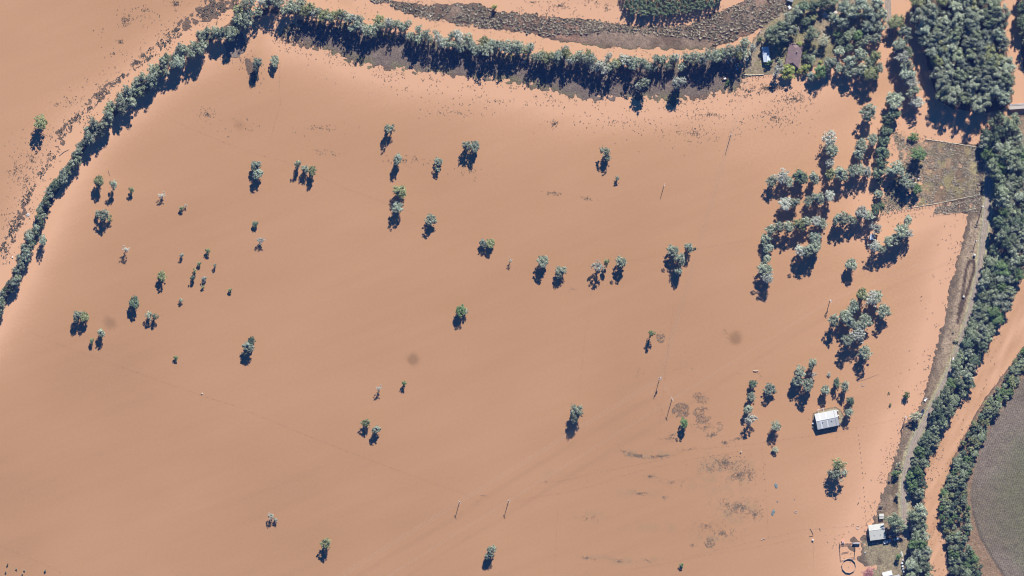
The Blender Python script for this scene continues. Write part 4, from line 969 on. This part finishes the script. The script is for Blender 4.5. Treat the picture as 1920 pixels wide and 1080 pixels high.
# ------------------------------------------------------------------ vehicles
def wheel(e,x,y,r,w,rim=M_STEEL):
    m=MB(); m.tube([(x,y-w/2,r),(x,y-w*.4,r),(x,y+w*.4,r),(x,y+w/2,r)],[r*.9,r,r,r*.9],18); o=m.build('wheel',M_RUBBER,e)
    q=MB(); s=1 if y>0 else -1; q.tube([(x,y+s*w*.42,r),(x,y+s*w*.56,r)],r*.55,12); q.build('rim',rim,o)
def car(px,py,ang,kind,paint,label,group=None):
    z=max(Hz(px,py),0)+.04
    e=empty({'ute':'utility_truck','wagon':'parked_car'}[kind],(*W(px,py),z),math.radians(ang)); tag(e,label,'car',group)
    L,w=(2.6,.92)
    b=MB(); b.prism([(-L,.35),(L,.35),(L+.05,.6),(L-.1,.9),(1.35,1.02),(-L,1.02) if kind=='wagon' else (-.35,1.02),] if kind=='wagon' else [(-.4,.35),(L,.35),(L+.05,.6),(L-.1,.92),(1.35,1.05),(-.4,1.05)],'y',-w,w)
    b.build('body',paint,e,.06)
    x0,x1,x2,x3=(-2.45,-2.1,.75,1.35) if kind=='wagon' else (-.4,-.3,.75,1.3)
    c=MB(); zr=1.55
    c.add([(x0,-w+.06,1.0),(x3,-w+.06,1.0),(x3,w-.06,1.0),(x0,w-.06,1.0),(x1,-w+.2,zr),(x2,-w+.2,zr),(x2,w-.2,zr),(x1,w-.2,zr)],[(0,3,2,1),(4,5,6,7),(0,1,5,4),(1,2,6,5),(2,3,7,6),(3,0,4,7)])
    cb=c.build('cabin',M_GLASS,e)
    r=MB(); r.box(x1-.02,-w+.18,zr+.01,x2+.02,w-.18,zr+.07); r.build('roof_panel',paint,cb,.02)
    if kind=='ute':
        t=MB(); t.box(-L,-.98,.62,-.5,.98,.72)
        for q in ((-L,-.98,.72,-.5,-.94,1.0),(-L,.94,.72,-.5,.98,1.0),(-L,-.94,.72,-L+.05,.94,1.0),(-.56,-.94,.72,-.5,.94,1.45)): t.box(*q)
        t.build('tray',M_CWHITE,e)
    for x in (-1.65,1.6):
        for y in (-.82,.82): wheel(e,x,y,.36,.24)
    for y in (-.65,.65):
        h=MB(); h.box(L-.06,y-.16,.66,L+.07,y+.16,.82); h.build('headlight',M_LAMP,e)
        h=MB(); h.box(-L-.04,y-.14,.7 if kind=='wagon' else .5,-L+.02,y+.14,.86 if kind=='wagon' else .6); h.build('tail_light',M_RED,e)
    for y in (-1,1):
        h=MB(); h.box(1.0,y*w-.02,1.0,1.15,y*(w+.18),1.15); h.build('wing_mirror',paint,e)
    return e
car(1663.3,1015,17,'ute',M_SILVER,'silver blue utility with white tray parked below the wide pale shed','cars by the lower shed')
car(1681,1010.2,197,'wagon',M_CWHITE,'small white car in tree shade right of the silver blue utility','cars by the lower shed').scale=(.76,.86,.95)
car(1729,774,70,'wagon',M_NAVY,'dark blue car parked beside the cream flowering tree on the track')
# red tractor with white canopy
e=empty('tractor',(*W(1787,673.5),Hz(1787,673.5)+.05),math.radians(-100)); tag(e,'red tractor with white canopy parked at the edge of the dirt track','tractor')
m=MB(); m.box(.2,-.38,.65,2.0,.38,1.35); m.build('hood',M_RED,e,.08)
m=MB(); m.box(-1.1,-.3,.5,.2,.3,.95); m.build('chassis',M_RUBBER,e)
m=MB(); m.box(-.8,-.3,.95,-.3,.3,1.1); m.box(-.85,-.3,1.1,-.75,.3,1.5); m.build('seat',M_RUBBER,e)
m=MB(); m.box(-1.25,-.75,2.25,.35,.75,2.35); m.build('canopy',M_CWHITE,e,.03)
for x in (-1.15,.25):
    for y in (-.65,.65): m=MB(); m.tube([(x,y,.9),(x,y,2.25)],.035,6); m.build('canopy_post',M_RUBBER,e)
m=MB(); m.tube([(.05,0,1.3),(-.15,0,1.55)],.03,6); ring=[(-.15+.2*math.sin(.6)*math.cos(t),.2*math.sin(t),1.55+.12*math.cos(t)) for t in np.linspace(0,6.283,13)]; m.tube(ring,.02,5); m.build('steering_wheel',M_RUBBER,e)
m=MB(); m.tube([(1.3,.2,1.35),(1.3,.2,1.95)],.05,8); m.build('exhaust',M_RUST,e)
for y in (-.72,.72):
    wheel(e,-.65,y,.68,.38,M_RED); wheel(e,1.55,y*.85,.4,.26,M_RED)
    m=MB(); m.box(-1.3,y-.22,1.42,.05,y+.22,1.48); m.build('mudguard',M_RED,e)
    m=MB(); m.box(2.0,y*.35-.09,1.1,2.05,y*.35+.09,1.25); m.build('headlight',M_LAMP,e)

# ------------------------------------------------------------------ power poles and lines
def pole(px,py,h,ang,label,big=False,z=None,pale=False):
    z=max(Hz(px,py),-.3) if z is None else z
    e=empty('power_pole',(*W(px,py),z),math.radians(ang)); tag(e,label,'power pole','power poles and their lines')
    m=MB(); m.tube([(0,0,-1.5),(0,0,0),(0,0,h)],[.26,.24,.17],8); m.build('pole',M_WOOD,e)
    arms=[(h-.45,1.35)] + ([(h-1.6,1.2)] if big else [])
    for za,l in arms:
        m=MB(); m.box(-.1,-l,za,.1,l,za+.16); a=m.build('crossarm',M_PALEWOOD,e)
        for y in (-l+.12,0 if not big else l*.35,l-.12):
            q=MB(); q.tube([(0,y,za+.16),(0,y,za+.28),(0,y,za+.42),(0,y,za+.5)],[.1,.17,.15,.05],8); q.build('insulator',M_CERAM,a)
    m=MB(); m.tube([(0,0,h),(0,0,h+.08)],[.25,.2],8); m.build('cap',M_CERAM,e)
    if big:
        m=MB(); m.tube([(.5,.25,h-3.1),(.5,.25,h-2.0)],.42,12); m.box(.1,-.05,h-2.7,.4,.4,h-2.5); m.build('transformer',M_STEEL,e,.0)
        m=MB(); m.box(.15,-.25,h-.9,.3,.6,h-.75); m.box(-.1,.1,h+.05,.1,1.3,h+.17); m.build('switch_gear',M_CERAM,e)
    return (e,h)
Q={}
def P_(k,px,py,h,ang,label,**kw): Q[k]=(px,py,h,ang); pole(px,py,h,ang,label,**kw)
P_('a',1424,60,9,10,'power pole standing in the creek mouth beside the yard drive')
P_('b',1370,254,11,-14,'power pole alone in the water, upper right of centre')
P_('c',1237,709,11,-35,'tall power pole with transformer where the line bends, right of centre',big=True)
P_('d',862,940,9.6,30,'left of the two power poles in the bottom centre')
P_('e',954,938,10,30,'right of the two power poles in the bottom centre')
P_('f',1260,748,12,30,'power pole below the bend pole, beside the round reed patches')
P_('g',1556,564,9.6,25,'power pole in the water above the big irregular clump',big=True)
P_('h',1829.5,451,6.8,82,'short power pole with wide crossarm on the grass beside the track')
P_('i',1841,388,12,70,'tall power pole at the fence corner beside the track',big=True)
P_('j',1697,783,8.5,20,'power pole with white fittings at the corner by the cream tree',big=True)
P_('k',1497,54,7,15,'power pole in the hedge above the brown roof')
P_('m',1245,348,7.0,-14,'old bare pole leaning alone in the water right of centre') 
Q['d2']=(560,1128,9.6,30); Q['e2']=(650,1128,10,30)
def span(a,b,n,label,r=.022,sep=1.2):
    A=Q[a];B=Q[b]; ob=empty('power_line',(*W(A[0],A[1]),0)); tag(ob,label,'power line','power poles and their lines')
    ax,ay=W(A[0],A[1]); bx,by=W(B[0],B[1]); za=A[2]+.1+max(Hz(A[0],A[1]),-.3); zb=B[2]+.1+max(Hz(B[0],B[1]),-.3)
    dx,dy=bx-ax,by-ay; L=math.hypot(dx,dy); nx_,ny_=-dy/L,dx/L
    for k in range(n):
        o=(k-(n-1)/2)*sep; pts=[]
        for i in range(17):
            t=i/16; pts.append((dx*t+nx_*o,dy*t+ny_*o,za+(zb-za)*t-4*t*(1-t)*min(2.2,L*.012)))
        m=MB(); m.tube(pts,r,5); m.build('wire',M_WIRE,ob)
span('a','b',3,'three wires from the creek mouth pole down to the lone pole')
span('b','c',3,'three long wires running down to the transformer pole')
span('c','d',3,'three wires running left down from the transformer pole')
span('d','d2',3,'three wires leaving the picture at the bottom left of the left bottom pole')
span('f','e',2,'pair of wires between the reed patch pole and the right bottom pole')
span('e','e2',2,'pair of wires leaving the picture below the right bottom pole')
span('g','f',2,'pair of wires between the clump pole and the reed patch pole')
span('h','g',2,'pair of wires crossing the water to the pole beside the track',.02)
span('c','f',2,'short pair of wires joining the transformer pole and the reed patch pole',.02)
span('i','h',2,'short wires along the track between two poles',.02)
span('a','k',2,'wires from the creek mouth pole to the hedge pole',.02)

# ------------------------------------------------------------------ fences
def fence(path,label,sp=12.5,h=.42,r=.09,wire=True,mat=M_WOOD,cat='fence',drop=.22,seed=0,top=None,name='post_and_wire_fence'):
    rr=random.Random(seed+int(path[0][0])); e=empty(name,(*W(*path[0]),0)); tag(e,label,cat)
    ox,oy=W(*path[0]); P=densify(path,1.0); pts=[]; me=None; i=0.
    while i<len(P)-1 and len(pts)<100:
        x,y=P[int(i)]; i+=sp*rr.uniform(.85,1.15)
        if rr.random()<drop: continue
        wx_,wy_=W(x,y); z=max(Hz(x,y),0); pts.append((wx_-ox,wy_-oy,z+h))
        if me is None:
            m=MB(); m.tube([(0,0,-h-1.2),(0,0,0),(0,0,.03)],[r,r*.95,r*.6],7); o=m.build('post',mat,e); me=o.data
        else: o=link('post',me,e)
        o.location=pts[-1]; s=rr.uniform(.75,1.4); o.scale=(s,s,1); o.rotation_euler=(rr.uniform(-.12,.12),rr.uniform(-.12,.12),rr.uniform(0,6))
    if wire:
        m=MB()
        for dz in (.08,.3): m.tube([(x,y,z-dz) for x,y,z in pts],.006,3)
        m.build('wire',M_RUST,e)
fence([(283,204),(355,240),(420,266),(470,286),(545,305),(640,350),(690,368),(780,402)],'nearly drowned fence line running from the left levee towards the centre')
fence([(15,605),(110,645),(240,692),(380,742),(440,760),(560,810),(650,845),(760,887),(870,925),(905,945)],'long drowned fence line crossing the lower left water',sp=13)
fence([(525,117),(524,160),(526,195),(517,225),(510,250),(503,275)],'short drowned fence line below the shaggy tree at the top left',sp=9)
fence([(1310,466),(1360,457),(1415,447)],'drowned fence posts right of the clump under the power line',sp=8)
fence([(1160,492),(1200,485),(1236,477)],'drowned fence posts left of the clump under the power line',sp=8)
fence([(1110,542),(1100,610),(1095,650),(1088,710),(1085,740)],'faint vertical line of drowned posts right of centre')
fence([(1266,552),(1258,610),(1248,690),(1243,740),(1237,800),(1232,850)],'vertical line of drowned posts beside the power line, through the reeds')
fence([(960,942),(1010,930),(1050,925),(1110,911),(1200,882),(1290,862),(1390,845),(1428,841)],'lower of two long drowned fence lines sweeping across the lower right',sp=12)
fence([(1010,905),(1050,902),(1130,884),(1240,862),(1290,843),(1400,834),(1470,824),(1560,812),(1640,795),(1690,783)],'upper of two long drowned fence lines, ending at the cream tree',sp=12)
fence([(1428,842),(1433,890),(1437,935),(1441,1010)],'drowned posts down the right side of the sunken grass',sp=11)
fence([(1047,925),(1044,990),(1040,1076)],'drowned posts down the left side of the sunken grass',sp=13)
fence([(1300,1042),(1400,1018),(1440,1009),(1508,993),(1560,989),(1625,985)],'upper line of drowned posts running to the lower sheds',sp=11)
fence([(1190,1066),(1260,1054),(1330,1039),(1440,1022),(1510,1006)],'lower line of drowned posts at the bottom right',sp=11)
fence([(1610,815),(1614,850),(1618,890),(1621,930),(1625,985)],'row of thick dark stakes in the water left of the lower track',sp=9,h=.8,r=.16,wire=False,drop=.05)
fence([(1525,1018),(1526,1078)],'short drowned fence at the bottom edge left of the cattle yard',sp=9)
fence([(0,1024),(40,1040),(80,1056),(120,1076)],'drowned fence in the bottom left corner',sp=12)
fence([(1715,240),(1722,252),(1733,262),(1760,266),(1790,271),(1836,279)],'grass tangled fence along the top of the weedy paddock',sp=6,h=1.2,r=.16,drop=0)
fence([(1655,401),(1700,394),(1760,383),(1800,374),(1841,366)],'debris hung fence along the bottom of the weedy paddock',sp=6,h=1.2,r=.17,drop=0)
fence([(1842,284),(1842,330),(1842,368),(1840,420),(1838,470),(1832,520),(1822,560)],'straight fence between the weedy paddock and the grassy verge',sp=8,h=1.1,r=.1,drop=0)
fence([(1745,404),(1790,399),(1833,391)],'pale topped fence at the upper end of the awash grass',sp=6,h=.9,r=.15,drop=0,mat=M_PALEWOOD)
fence([(1812,585),(1800,610),(1796,640),(1788,660)],'short fence beside the muddy wheel loop',sp=7,h=1.0,r=.1)
fence([(1392,143),(1435,142),(1470,141)],'timber fence along the bottom of the homestead drive',sp=5,h=1.0,r=.13,drop=0)
# piles of drift grass against fences
def windrow(path,label,w=.7,h=.45,mat=M_STRAW,name='grass_windrow'):
    rr=random.Random(int(path[0][0])); P=densify(path,2.0); m=MB(); pts=[];rad=[]
    for x,y in P:
        a,b_=W(x+rr.uniform(-.4,.4),y+rr.uniform(-.4,.4)); pts.append((a,b_,max(Hz(x,y),0)+h*.35)); rad.append(w*rr.uniform(.45,1.0)*.6)
    m.tube(pts,rad,7); tag(m.build(name,mat),label,'drift grass')
windrow([(1735,261),(1790,269),(1836,277)],'strip of flattened straw along the top fence of the weedy paddock')
windrow([(1700,391),(1760,381),(1841,364)],'strip of flattened straw along the bottom fence of the weedy paddock',.6)
windrow([(1393,139.5),(1402,141),(1432,140)],'pale straw bank along the fence below the homestead drive',1.0,.7)
windrow([(1815,394.5),(1830,391)],'short pale strip of straw on the pale topped fence',.6)

# ------------------------------------------------------------------ yards
e=empty('cattle_yard',(*W(1590,1033),0)); tag(e,'square timber cattle yard half awash beside the round yard','cattle yard')
def rails(e,name,pts,h=1.2,r=.06,mat=M_PALEWOOD,n=3,pr=.1):
    m=MB(); ox,oy=e.location.x,e.location.y
    pp=[(W(x,y)[0]-ox,W(x,y)[1]-oy) for x,y in densify(pts,5.5)]
    for x,y in pp: m.tube([(x,y,-.8),(x,y,h)],pr,6)
    for k in range(n):
        z=h*(k+1)/n-.1
        for (a,b_),(c,d) in zip(pp[:-1],pp[1:]): m.tube([(a,b_,z),(c,d,z)],r,5)
    return m.build(name,mat,e)
rails(e,'rail_panel',[(1575,1019.5),(1589,1018),(1598,1017)]); rails(e,'rail_panel',[(1574,1020),(1576,1050)],mat=M_WOOD)
rails(e,'rail_panel',[(1577,1050.5),(1590,1048),(1604,1046)]); rails(e,'rail_panel',[(1603,1026),(1602,1045)],mat=M_WOOD,r=.08)
rails(e,'rail_panel',[(1592,1046),(1602,1044)],mat=M_WOOD); rails(e,'gate',[(1579,1036),(1585,1035),(1591,1034)],mat=M_WOOD,r=.08)
rails(e,'rail_panel',[(1575,1022),(1596,1020)],mat=M_WOOD,r=.08)
m=MB(); X,Y=W(1606,1018.5); ox,oy=e.location.x,e.location.y
m.box(X-ox-2.6,Y-oy-.5,1.8,X-ox+2.2,Y-oy+.5,1.95,); m.box(X-ox-2.6,Y-oy-.5,.2,X-ox-2.5,Y-oy+.5,1.8); m.box(X-ox+2.1,Y-oy-.5,.0,X-ox+2.2,Y-oy+.5,1.8); m.box(X-ox-2.5,Y-oy-.5,0,X-ox+2.1,Y-oy-.42,1.8); m.build('loading_race',M_STEEL,e)
e=empty('round_yard',(*W(1591.5,1061),0)); tag(e,'ten sided round horse yard of dark panels standing in shallow water','round yard')
pv=[(1591.5+13.2*math.cos(t),1061+13.6*math.sin(t)) for t in np.linspace(.15,.15+2*math.pi,11)]
for (a,b_) in zip(pv[:-1],pv[1:]):
    p0=W(*a);p1=W(*b_);ox,oy=e.location.x,e.location.y
    m=MB(); A=Vector((p0[0]-ox,p0[1]-oy,0));B=Vector((p1[0]-ox,p1[1]-oy,0)); d=(B-A).normalized(); nr=Vector((-d.y,d.x,0))*.05
    m.add([A-nr+Vector((0,0,-.3)),B-nr+Vector((0,0,-.3)),B+nr+Vector((0,0,-.3)),A+nr+Vector((0,0,-.3)),A-nr+Vector((0,0,1.0)),B-nr+Vector((0,0,1.0)),B+nr+Vector((0,0,1.0)),A+nr+Vector((0,0,1.0))],[(0,3,2,1),(4,5,6,7),(0,1,5,4),(1,2,6,5),(2,3,7,6),(3,0,4,7)])
    pn=m.build('panel',M_WOOD,e); m=MB(); m.tube([A+Vector((0,0,1.08)),B+Vector((0,0,1.08))],.1,6); m.build('top_rail',M_PALEWOOD,pn)
e=empty('garden_bed',(*W(1672,1000.5),Hz(1672,1000)),math.radians(2)); tag(e,'low rectangular garden frame in shade right of the wide pale shed','garden bed')
for q in ((-2.1,-1.3,2.1,-1.15),(-2.1,1.15,2.1,1.3),(-2.1,-1.15,-1.95,1.15),(1.95,-1.15,2.1,1.15)): m=MB(); m.box(q[0],q[1],-.2,q[2],q[3],.45); m.build('board',M_PALEWOOD,e)
m=MB(); m.box(-1.94,-1.14,-.2,1.94,1.14,.3); m.build('soil',M_WOOD,e)
# little water tower frame above the tool shed
e=empty('animal_pen',(*W(1651,953),Hz(1651,953)),.05); tag(e,'small pen of pale posts with dark trough above the tool shed','pen')
for x in (-1.8,0,1.8):
    for y in (-1.7,1.7): m=MB(); m.tube([(x,y,-.2),(x,y,1.3)],.1,6); m.build('post',M_PALEWOOD,e)
m=MB(); m.box(-1.2,-.1,0,1.0,.9,.75); m.build('trough',M_DARK,e); m=MB(); m.tube([(-1.8,1.7,1.2),(1.8,1.7,1.2)],.07,5); m.tube([(-1.8,-1.7,1.2),(1.8,-1.7,1.2)],.07,5); m.build('rail',M_PALEWOOD,e)

# ------------------------------------------------------------------ small things lying about
def rock(px,py,r,h,mat,label,name,cat,group=None,seed=1,z=None,asp=1.,rz=0):
    rr=random.Random(seed); bm=bmesh.new(); bmesh.ops.create_icosphere(bm,subdivisions=2,radius=1)
    for v in bm.verts: v.co*=1+rr.uniform(-.16,.16); v.co.x*=r*asp; v.co.y*=r; v.co.z*=h
    me=bpy.data.meshes.new(name); bm.to_mesh(me); bm.free(); me.materials.append(mat)
    o=link(name,me,None,(*W(px,py),max(Hz(px,py),0) if z is None else z)); o.rotation_euler=(0,0,rz); return tag(o,label,cat,group)
GB='pale boulders in the weedy paddock'
rock(1711.5,335.5,1.0,1.1,M_ROCK,'largest pale boulder of the heap on the weedy paddock','boulder','boulder',GB,1)
rock(1708,341,.7,.7,M_ROCK,'left boulder of the heap on the weedy paddock','boulder','boulder',GB,2)
rock(1716,343.5,.8,.9,M_ROCK,'lowest boulder of the heap on the weedy paddock','boulder','boulder',GB,3)
rock(1722,336,.85,1.2,M_ROCK,'right boulder of the heap on the weedy paddock','boulder','boulder',GB,4)
rock(1725,332,.5,.6,M_ROCK,'small upper right boulder of the heap on the weedy paddock','boulder','boulder',GB,5)
rock(52.5,403,1.3,.5,M_ROCK,'pale rounded hump floating in the creek beside the steep left levee','drifting_bale','bale',asp=1.1,rz=.5)
rock(1455,911,1.45,.35,M_SLATE,'upper of two blue green oval rafts in the lower right water','floating_mat','floating mat',asp=.8,seed=7,rz=.3)
rock(1449.5,961,1.5,.35,M_SLATE,'lower of two blue green oval rafts in the lower right water','floating_mat','floating mat',asp=.75,seed=8,rz=-.35)
bpy.data.objects['floating_mat'].scale=(1,1.5,1); bpy.data.objects['floating_mat.001'].scale=(1,1.55,1)
rock(1457.5,940.5,.6,.3,M_SLATE,'small dark lump in the water between two oval rafts','floating_mat','floating mat',seed=9)
rock(1490,936.5,.4,.3,M_SLATE,'tiny dark lump in the water right of the oval rafts','floating_mat','floating mat',seed=10)
def tank(px,py,r,h,mat,label,name='water_tank'):
    z=max(Hz(px,py),0); e=empty(name,(*W(px,py),z)); tag(e,label,'tank')
    m=MB(); r*=.85; m.tube([(0,0,-.3),(0,0,h)],[r,r],20); m.build('drum_wall',mat,e)
    m=MB(); m.tube([(0,0,h),(0,0,h+.05),(0,0,h+.25)],[r*1.03,r*1.03,.12],20); m.build('lid',mat,e)
tank(1827,478,.95,1.6,M_CREAM,'round white tank on the verge above the muddy wheel loop')
tank(1806.8,556,.85,1.2,M_CREAM,'round white tank inside the muddy wheel loop')
tank(1524,1012.5,.8,1.0,M_CREAM,'round white tank in the water left of the cattle yard')
tank(379,738,.55,.6,M_CREAM,'small white tank on the long drowned fence in the lower left')
tank(1389.3,847.5,.5,.9,M_CREAM,'small white tank on the drowned fence above the sunken grass')
tank(23.5,482.5,.55,.5,M_CERAM,'small white tank drifting near the left edge by the levee')
def ring(px,py,r,label):
    m=MB(); n=24; pts=[(r*math.cos(2*math.pi*k/n),r*math.sin(2*math.pi*k/n),.18) for k in range(n+1)]; m.tube(pts,.13,6,False)
    o=m.build('sunken_tank_rim',M_STEEL); o.location=(*W(px,py),0); tag(o,label,'tank rim')
ring(1492,960,.75,'thin ring of a sunken round tank in the lower right water'); ring(1608,989,1.1,'ring of a sunken tank at the shore left of the wide pale shed')
def stick(pts,r,mat,label,name='floating_log',cat='log',h=.25):
    m=MB(); m.tube([(*W(x,y),h+.15*(i%2)) for i,(x,y) in enumerate(pts)],[r]+[r*.9]*(len(pts)-2)+[r*.6],7); tag(m.build(name,mat),label,cat)
stick([(1412.5,695),(1417,695.6),(1422,695)],.28,M_PALEWOOD,'pale log floating above the vertical line of four trees',h=.6)
stick([(1427.5,1012),(1434,1010)],.22,M_PALEWOOD,'pale log floating on the lower right fence line')
stick([(1519,991),(1523,998),(1525,1003),(1524,1004.5),(1516.5,1006)],.16,M_WOOD,'bent pipe sticking out of the water by a white tank','bent_pipe','pipe')
stick([(1536,990),(1538.5,995)],.16,M_WOOD,'short stick in the water right of the bent pipe')
stick([(203,320),(206,329)],.12,M_WOOD,'thin pole standing in water above the round tree near the left levee','floating_pole','pole')
stick([(901,929),(911,928.5)],.10,M_WOOD,'thin branch on the water right of the left bottom power pole','floating_branch','branch')
stick([(1607,715),(1622,711),(1648,701)],.07,M_WOOD,'long thin branch on the water right of the irregular clump','floating_branch','branch')
stick([(111,292),(121,284),(130,280)],.16,M_WOOD,'fallen branch reaching off the steep left levee into the creek','fallen_branch','branch')
stick([(1210,105),(1207,116)],.18,M_PALEWOOD,'bleached trunk leaning in the gap of the top bank row','fallen_branch','branch')
stick([(1793,335),(1815,325)],.22,M_WOOD,'dark fallen branch across the weedy paddock','fallen_branch','branch')
stick([(1757,334),(1766,341),(1774,352)],.16,M_PALEWOOD,'curved pale branch lying in the weedy paddock','fallen_branch','branch')
e=empty('sunken_gate',(*W(1618,721),.1)); tag(e,'small square gate frame awash below the irregular clump','gate')
for q in ([(-.9,-1.1),(-.9,1.1)],[(.9,-1.1),(.9,1.1)],[(-.9,-1.1),(.9,-1.1)]): m=MB(); m.tube([(*q[0],.1),(*q[1],.1)],.09,5); m.build('bar',M_STEEL,e)
# wrapped bales in a row and the cream boat shaped tank
for i,(px,py,r,t) in enumerate([(1691.3,1055.5,1.0,'uppermost'),(1692,1061.5,.95,'second'),(1693.2,1066.5,.85,'third'),(1694,1071.5,.8,'lowest')]):
    e=empty('wrapped_bale',(*W(px,py),Hz(px,py)),1.4+.1*i); tag(e,f'{t} of four white wrapped bales in a row below the cream trough','bale','white wrapped bales in a row')
    m=MB(); m.tube([(-.62,0,r*.8),(-.56,0,r*.8),(.56,0,r*.8),(.62,0,r*.8)],[r*.65,r*.8,r*.8,r*.65],18); m.build('wrapping',M_CERAM,e)
    m=MB(); m.tube([(.63,0,r*.8),(.66,0,r*.8)],r*.5,14); m.build('end_cap',M_RUBBER,e)
drum(1692.8,1050,.5,.8,M_CWHITE,'white drum between the cream trough and the wrapped bales')
e=empty('boat',(*W(1690,1038),Hz(1690,1038)),math.radians(105)); tag(e,'cream upturned boat lying below the white car','boat')
m=MB(); n=12
V=[];
for i in range(n+1):
    t=i/n; x=-2.2+4.4*t; w=.85*math.sin(math.pi*min(1,.25+t*.75))**.6; hgt=.6*(1-.3*t)
    V+=[(x,-w,.05),(x,-w*.75,hgt*.75),(x,0,hgt),(x,w*.75,hgt*.75),(x,w,.05)]
F=[(i*5+k,i*5+k+1,(i+1)*5+k+1,(i+1)*5+k) for i in range(n) for k in range(4)]+[(0,1,2,3,4),tuple(n*5+k for k in range(5))[::-1]]
m.add(V,F); m.build('hull',M_CREAM,e); m=MB(); m.box(-2.2,-.05,.5,2.0,.05,.66); m.build('keel',M_WOOD,e)
# feed trough by the track, box in the garden, wreck on the bank, pink sheet
def box_thing(px,py,ang,sx,sy,h,mat,label,name,cat,parts='lid'):
    e=empty(name,(*W(px,py),max(Hz(px,py),0)),math.radians(ang)); tag(e,label,cat)
    m=MB(); t=.06
    for q in ((-sx,-sy,sx,-sy+t),(-sx,sy-t,sx,sy),(-sx,-sy+t,-sx+t,sy-t),(sx-t,-sy+t,sx,sy-t)): m.box(q[0],q[1],-.1,q[2],q[3],h)
    m.box(-sx+t,-sy+t,-.1,sx-t,sy-t,.05); m.build('box',mat,e)
    m=MB(); m.box(-sx-.04,-sy-.04,h+.003,sx+.04,(sy if parts=='lid' else -sy*.3)+.04,h+.06); m.build(parts,mat,e)
box_thing(1735.3,749,60,1.3,.7,.8,M_CERAM,'white trough on the verge above the dark parked car','feed_trough','trough','cover')
box_thing(1514.5,104,5,.6,.7,1.2,M_CERAM,'small white garden box right of the brown roof','garden_box','box')
box_thing(1580.5,1015.5,5,.8,.75,1.3,M_PINK,'faded pink box at the upper left corner of the cattle yard','pink_box','box')
box_thing(1622,1036,30,.5,.5,.6,M_CONC,'small pale crate in the puddle right of the cattle yard','crate','crate')
box_thing(1480.5,14,40,.8,1.2,.8,M_CERAM,'white junk box on the rough ground beside the outbuilding','junk_box','box')
for i,(px,py) in enumerate([(1636.5,1018.2),(1640,1018.4),(1645,1019.2)]): drum(px,py,.35,.8,[M_CWHITE,M_SILVER,M_PINK][i],['white','grey','pinkish'][i]+' bin in the shade below the wide pale shed')
e=empty('wrecked_trailer',(*W(1360,147),Hz(1360,147)),math.radians(12)); tag(e,'dark wrecked trailer with white panel at the homestead end of the shore','trailer')
m=MB(); m.box(-2.3,-.9,.45,1.8,.9,.6); m.build('bed',M_RUST,e)
for y in (-.9,.9): m=MB(); m.box(-2.3,y-.04,.6,1.8,y+.04,1.1); m.build('side_board',M_NAVY,e); wheel(e,-.3,y*1.15,.38,.22)
m=MB(); m.box(-1.2,-.6,1.12,.5,.5,1.2,); m.build('white_panel',M_CERAM,e); m=MB(); m.tube([(1.8,-.6,.5),(3.4,0,.5),(1.8,.6,.5)],.06,5); m.build('drawbar',M_RUST,e)
for i,(px,py,a_) in enumerate([(1379,113,30),(1382,121,-20),(1366,118,80),(1384,128,10),(1371,112,55)]):
    e=empty('junk_heap',(*W(px,py),Hz(px,py)),math.radians(a_)); tag(e,['blue white sheet junk under the last tree of the top bank','pale junk beside the straw mound on the drive','small white junk left of the straw mound','low junk at the foot of the drive','bluish junk in the shade at the end of the top bank'][i],'junk')
    rr=random.Random(i)
    for k in range(4): m=MB(); x,y=rr.uniform(-1.2,1.2),rr.uniform(-1,1); m.box(x-.7,y-.35,.1+.25*k,x+.7,y+.35,.18+.25*k,Matrix.Rotation(rr.uniform(0,3),4,'Z')); m.build('sheet',[M_BLUEROOF,M_WOOD,M_STEEL,M_PALEWOOD][k],e)
rock(1399.5,109,2.4,.8,M_STRAW,'rounded straw coloured mound left of the blue white shed','straw_heap','straw heap',seed=21)
rock(1549,28,2.0,.9,M_ROCK,'left pinkish rock mound at the top of the homestead lawn','rock_mound','rock',seed=22)
rock(1558,25,1.7,.9,M_ROCK,'middle pinkish rock mound at the top of the homestead lawn','rock_mound','rock',seed=23)
rock(1566,25,1.5,.7,M_ROCK,'right pinkish rock mound at the top of the homestead lawn','rock_mound','rock',seed=24)
for px,py,t in ((1781.6,667,'left'),(1785.6,665.5,'right')):
    e=empty('gate_post',(*W(px,py),Hz(px,py))); tag(e,f'{t} gate post just behind the red tractor','post','gate posts behind the tractor')
    m=MB(); m.tube([(0,0,-.3),(0,0,1.5)],.16,8); m.build('shaft',M_WOOD,e); m=MB(); m.tube([(0,0,1.5),(0,0,1.56)],[.18,.15],8); m.build('cap',M_PALEWOOD,e)
tree(1790,639,7,6,1.9,'c','bush','pale shrub left of a dark one where the wheel loop meets the track')
tree(1794,640.5,6,6,1.8,'d','bush','dark shrub right of a pale one where the wheel loop meets the track')
tree(1787.5,622,5,5,1.6,'c','bush','little pale shrub inside the lower end of the wheel loop')
tree(1302.5,465.5,8,5,1.6,'o','bush','low shrub at the right tip of the clump under the power line')

# ------------------------------------------------------------------ the blue air between the plane and the ground
m = bpy.data.materials.new('air'); m.use_nodes = True; nt = m.node_tree; nt.nodes.clear()
out = nt.nodes.new('ShaderNodeOutputMaterial'); pv_ = nt.nodes.new('ShaderNodeVolumePrincipled')
pv_.inputs['Color'].default_value = (.13, .24, 1.0, 1); pv_.inputs['Density'].default_value = 1.6e-5; pv_.inputs['Anisotropy'].default_value = 0.0
nt.links.new(pv_.outputs[0], out.inputs['Volume'])
hz_ = MB(); hz_.box(-3200, -3200, -5, 3200, 3200, CAMH + 20); tag(hz_.build('haze', m), kind='stuff')
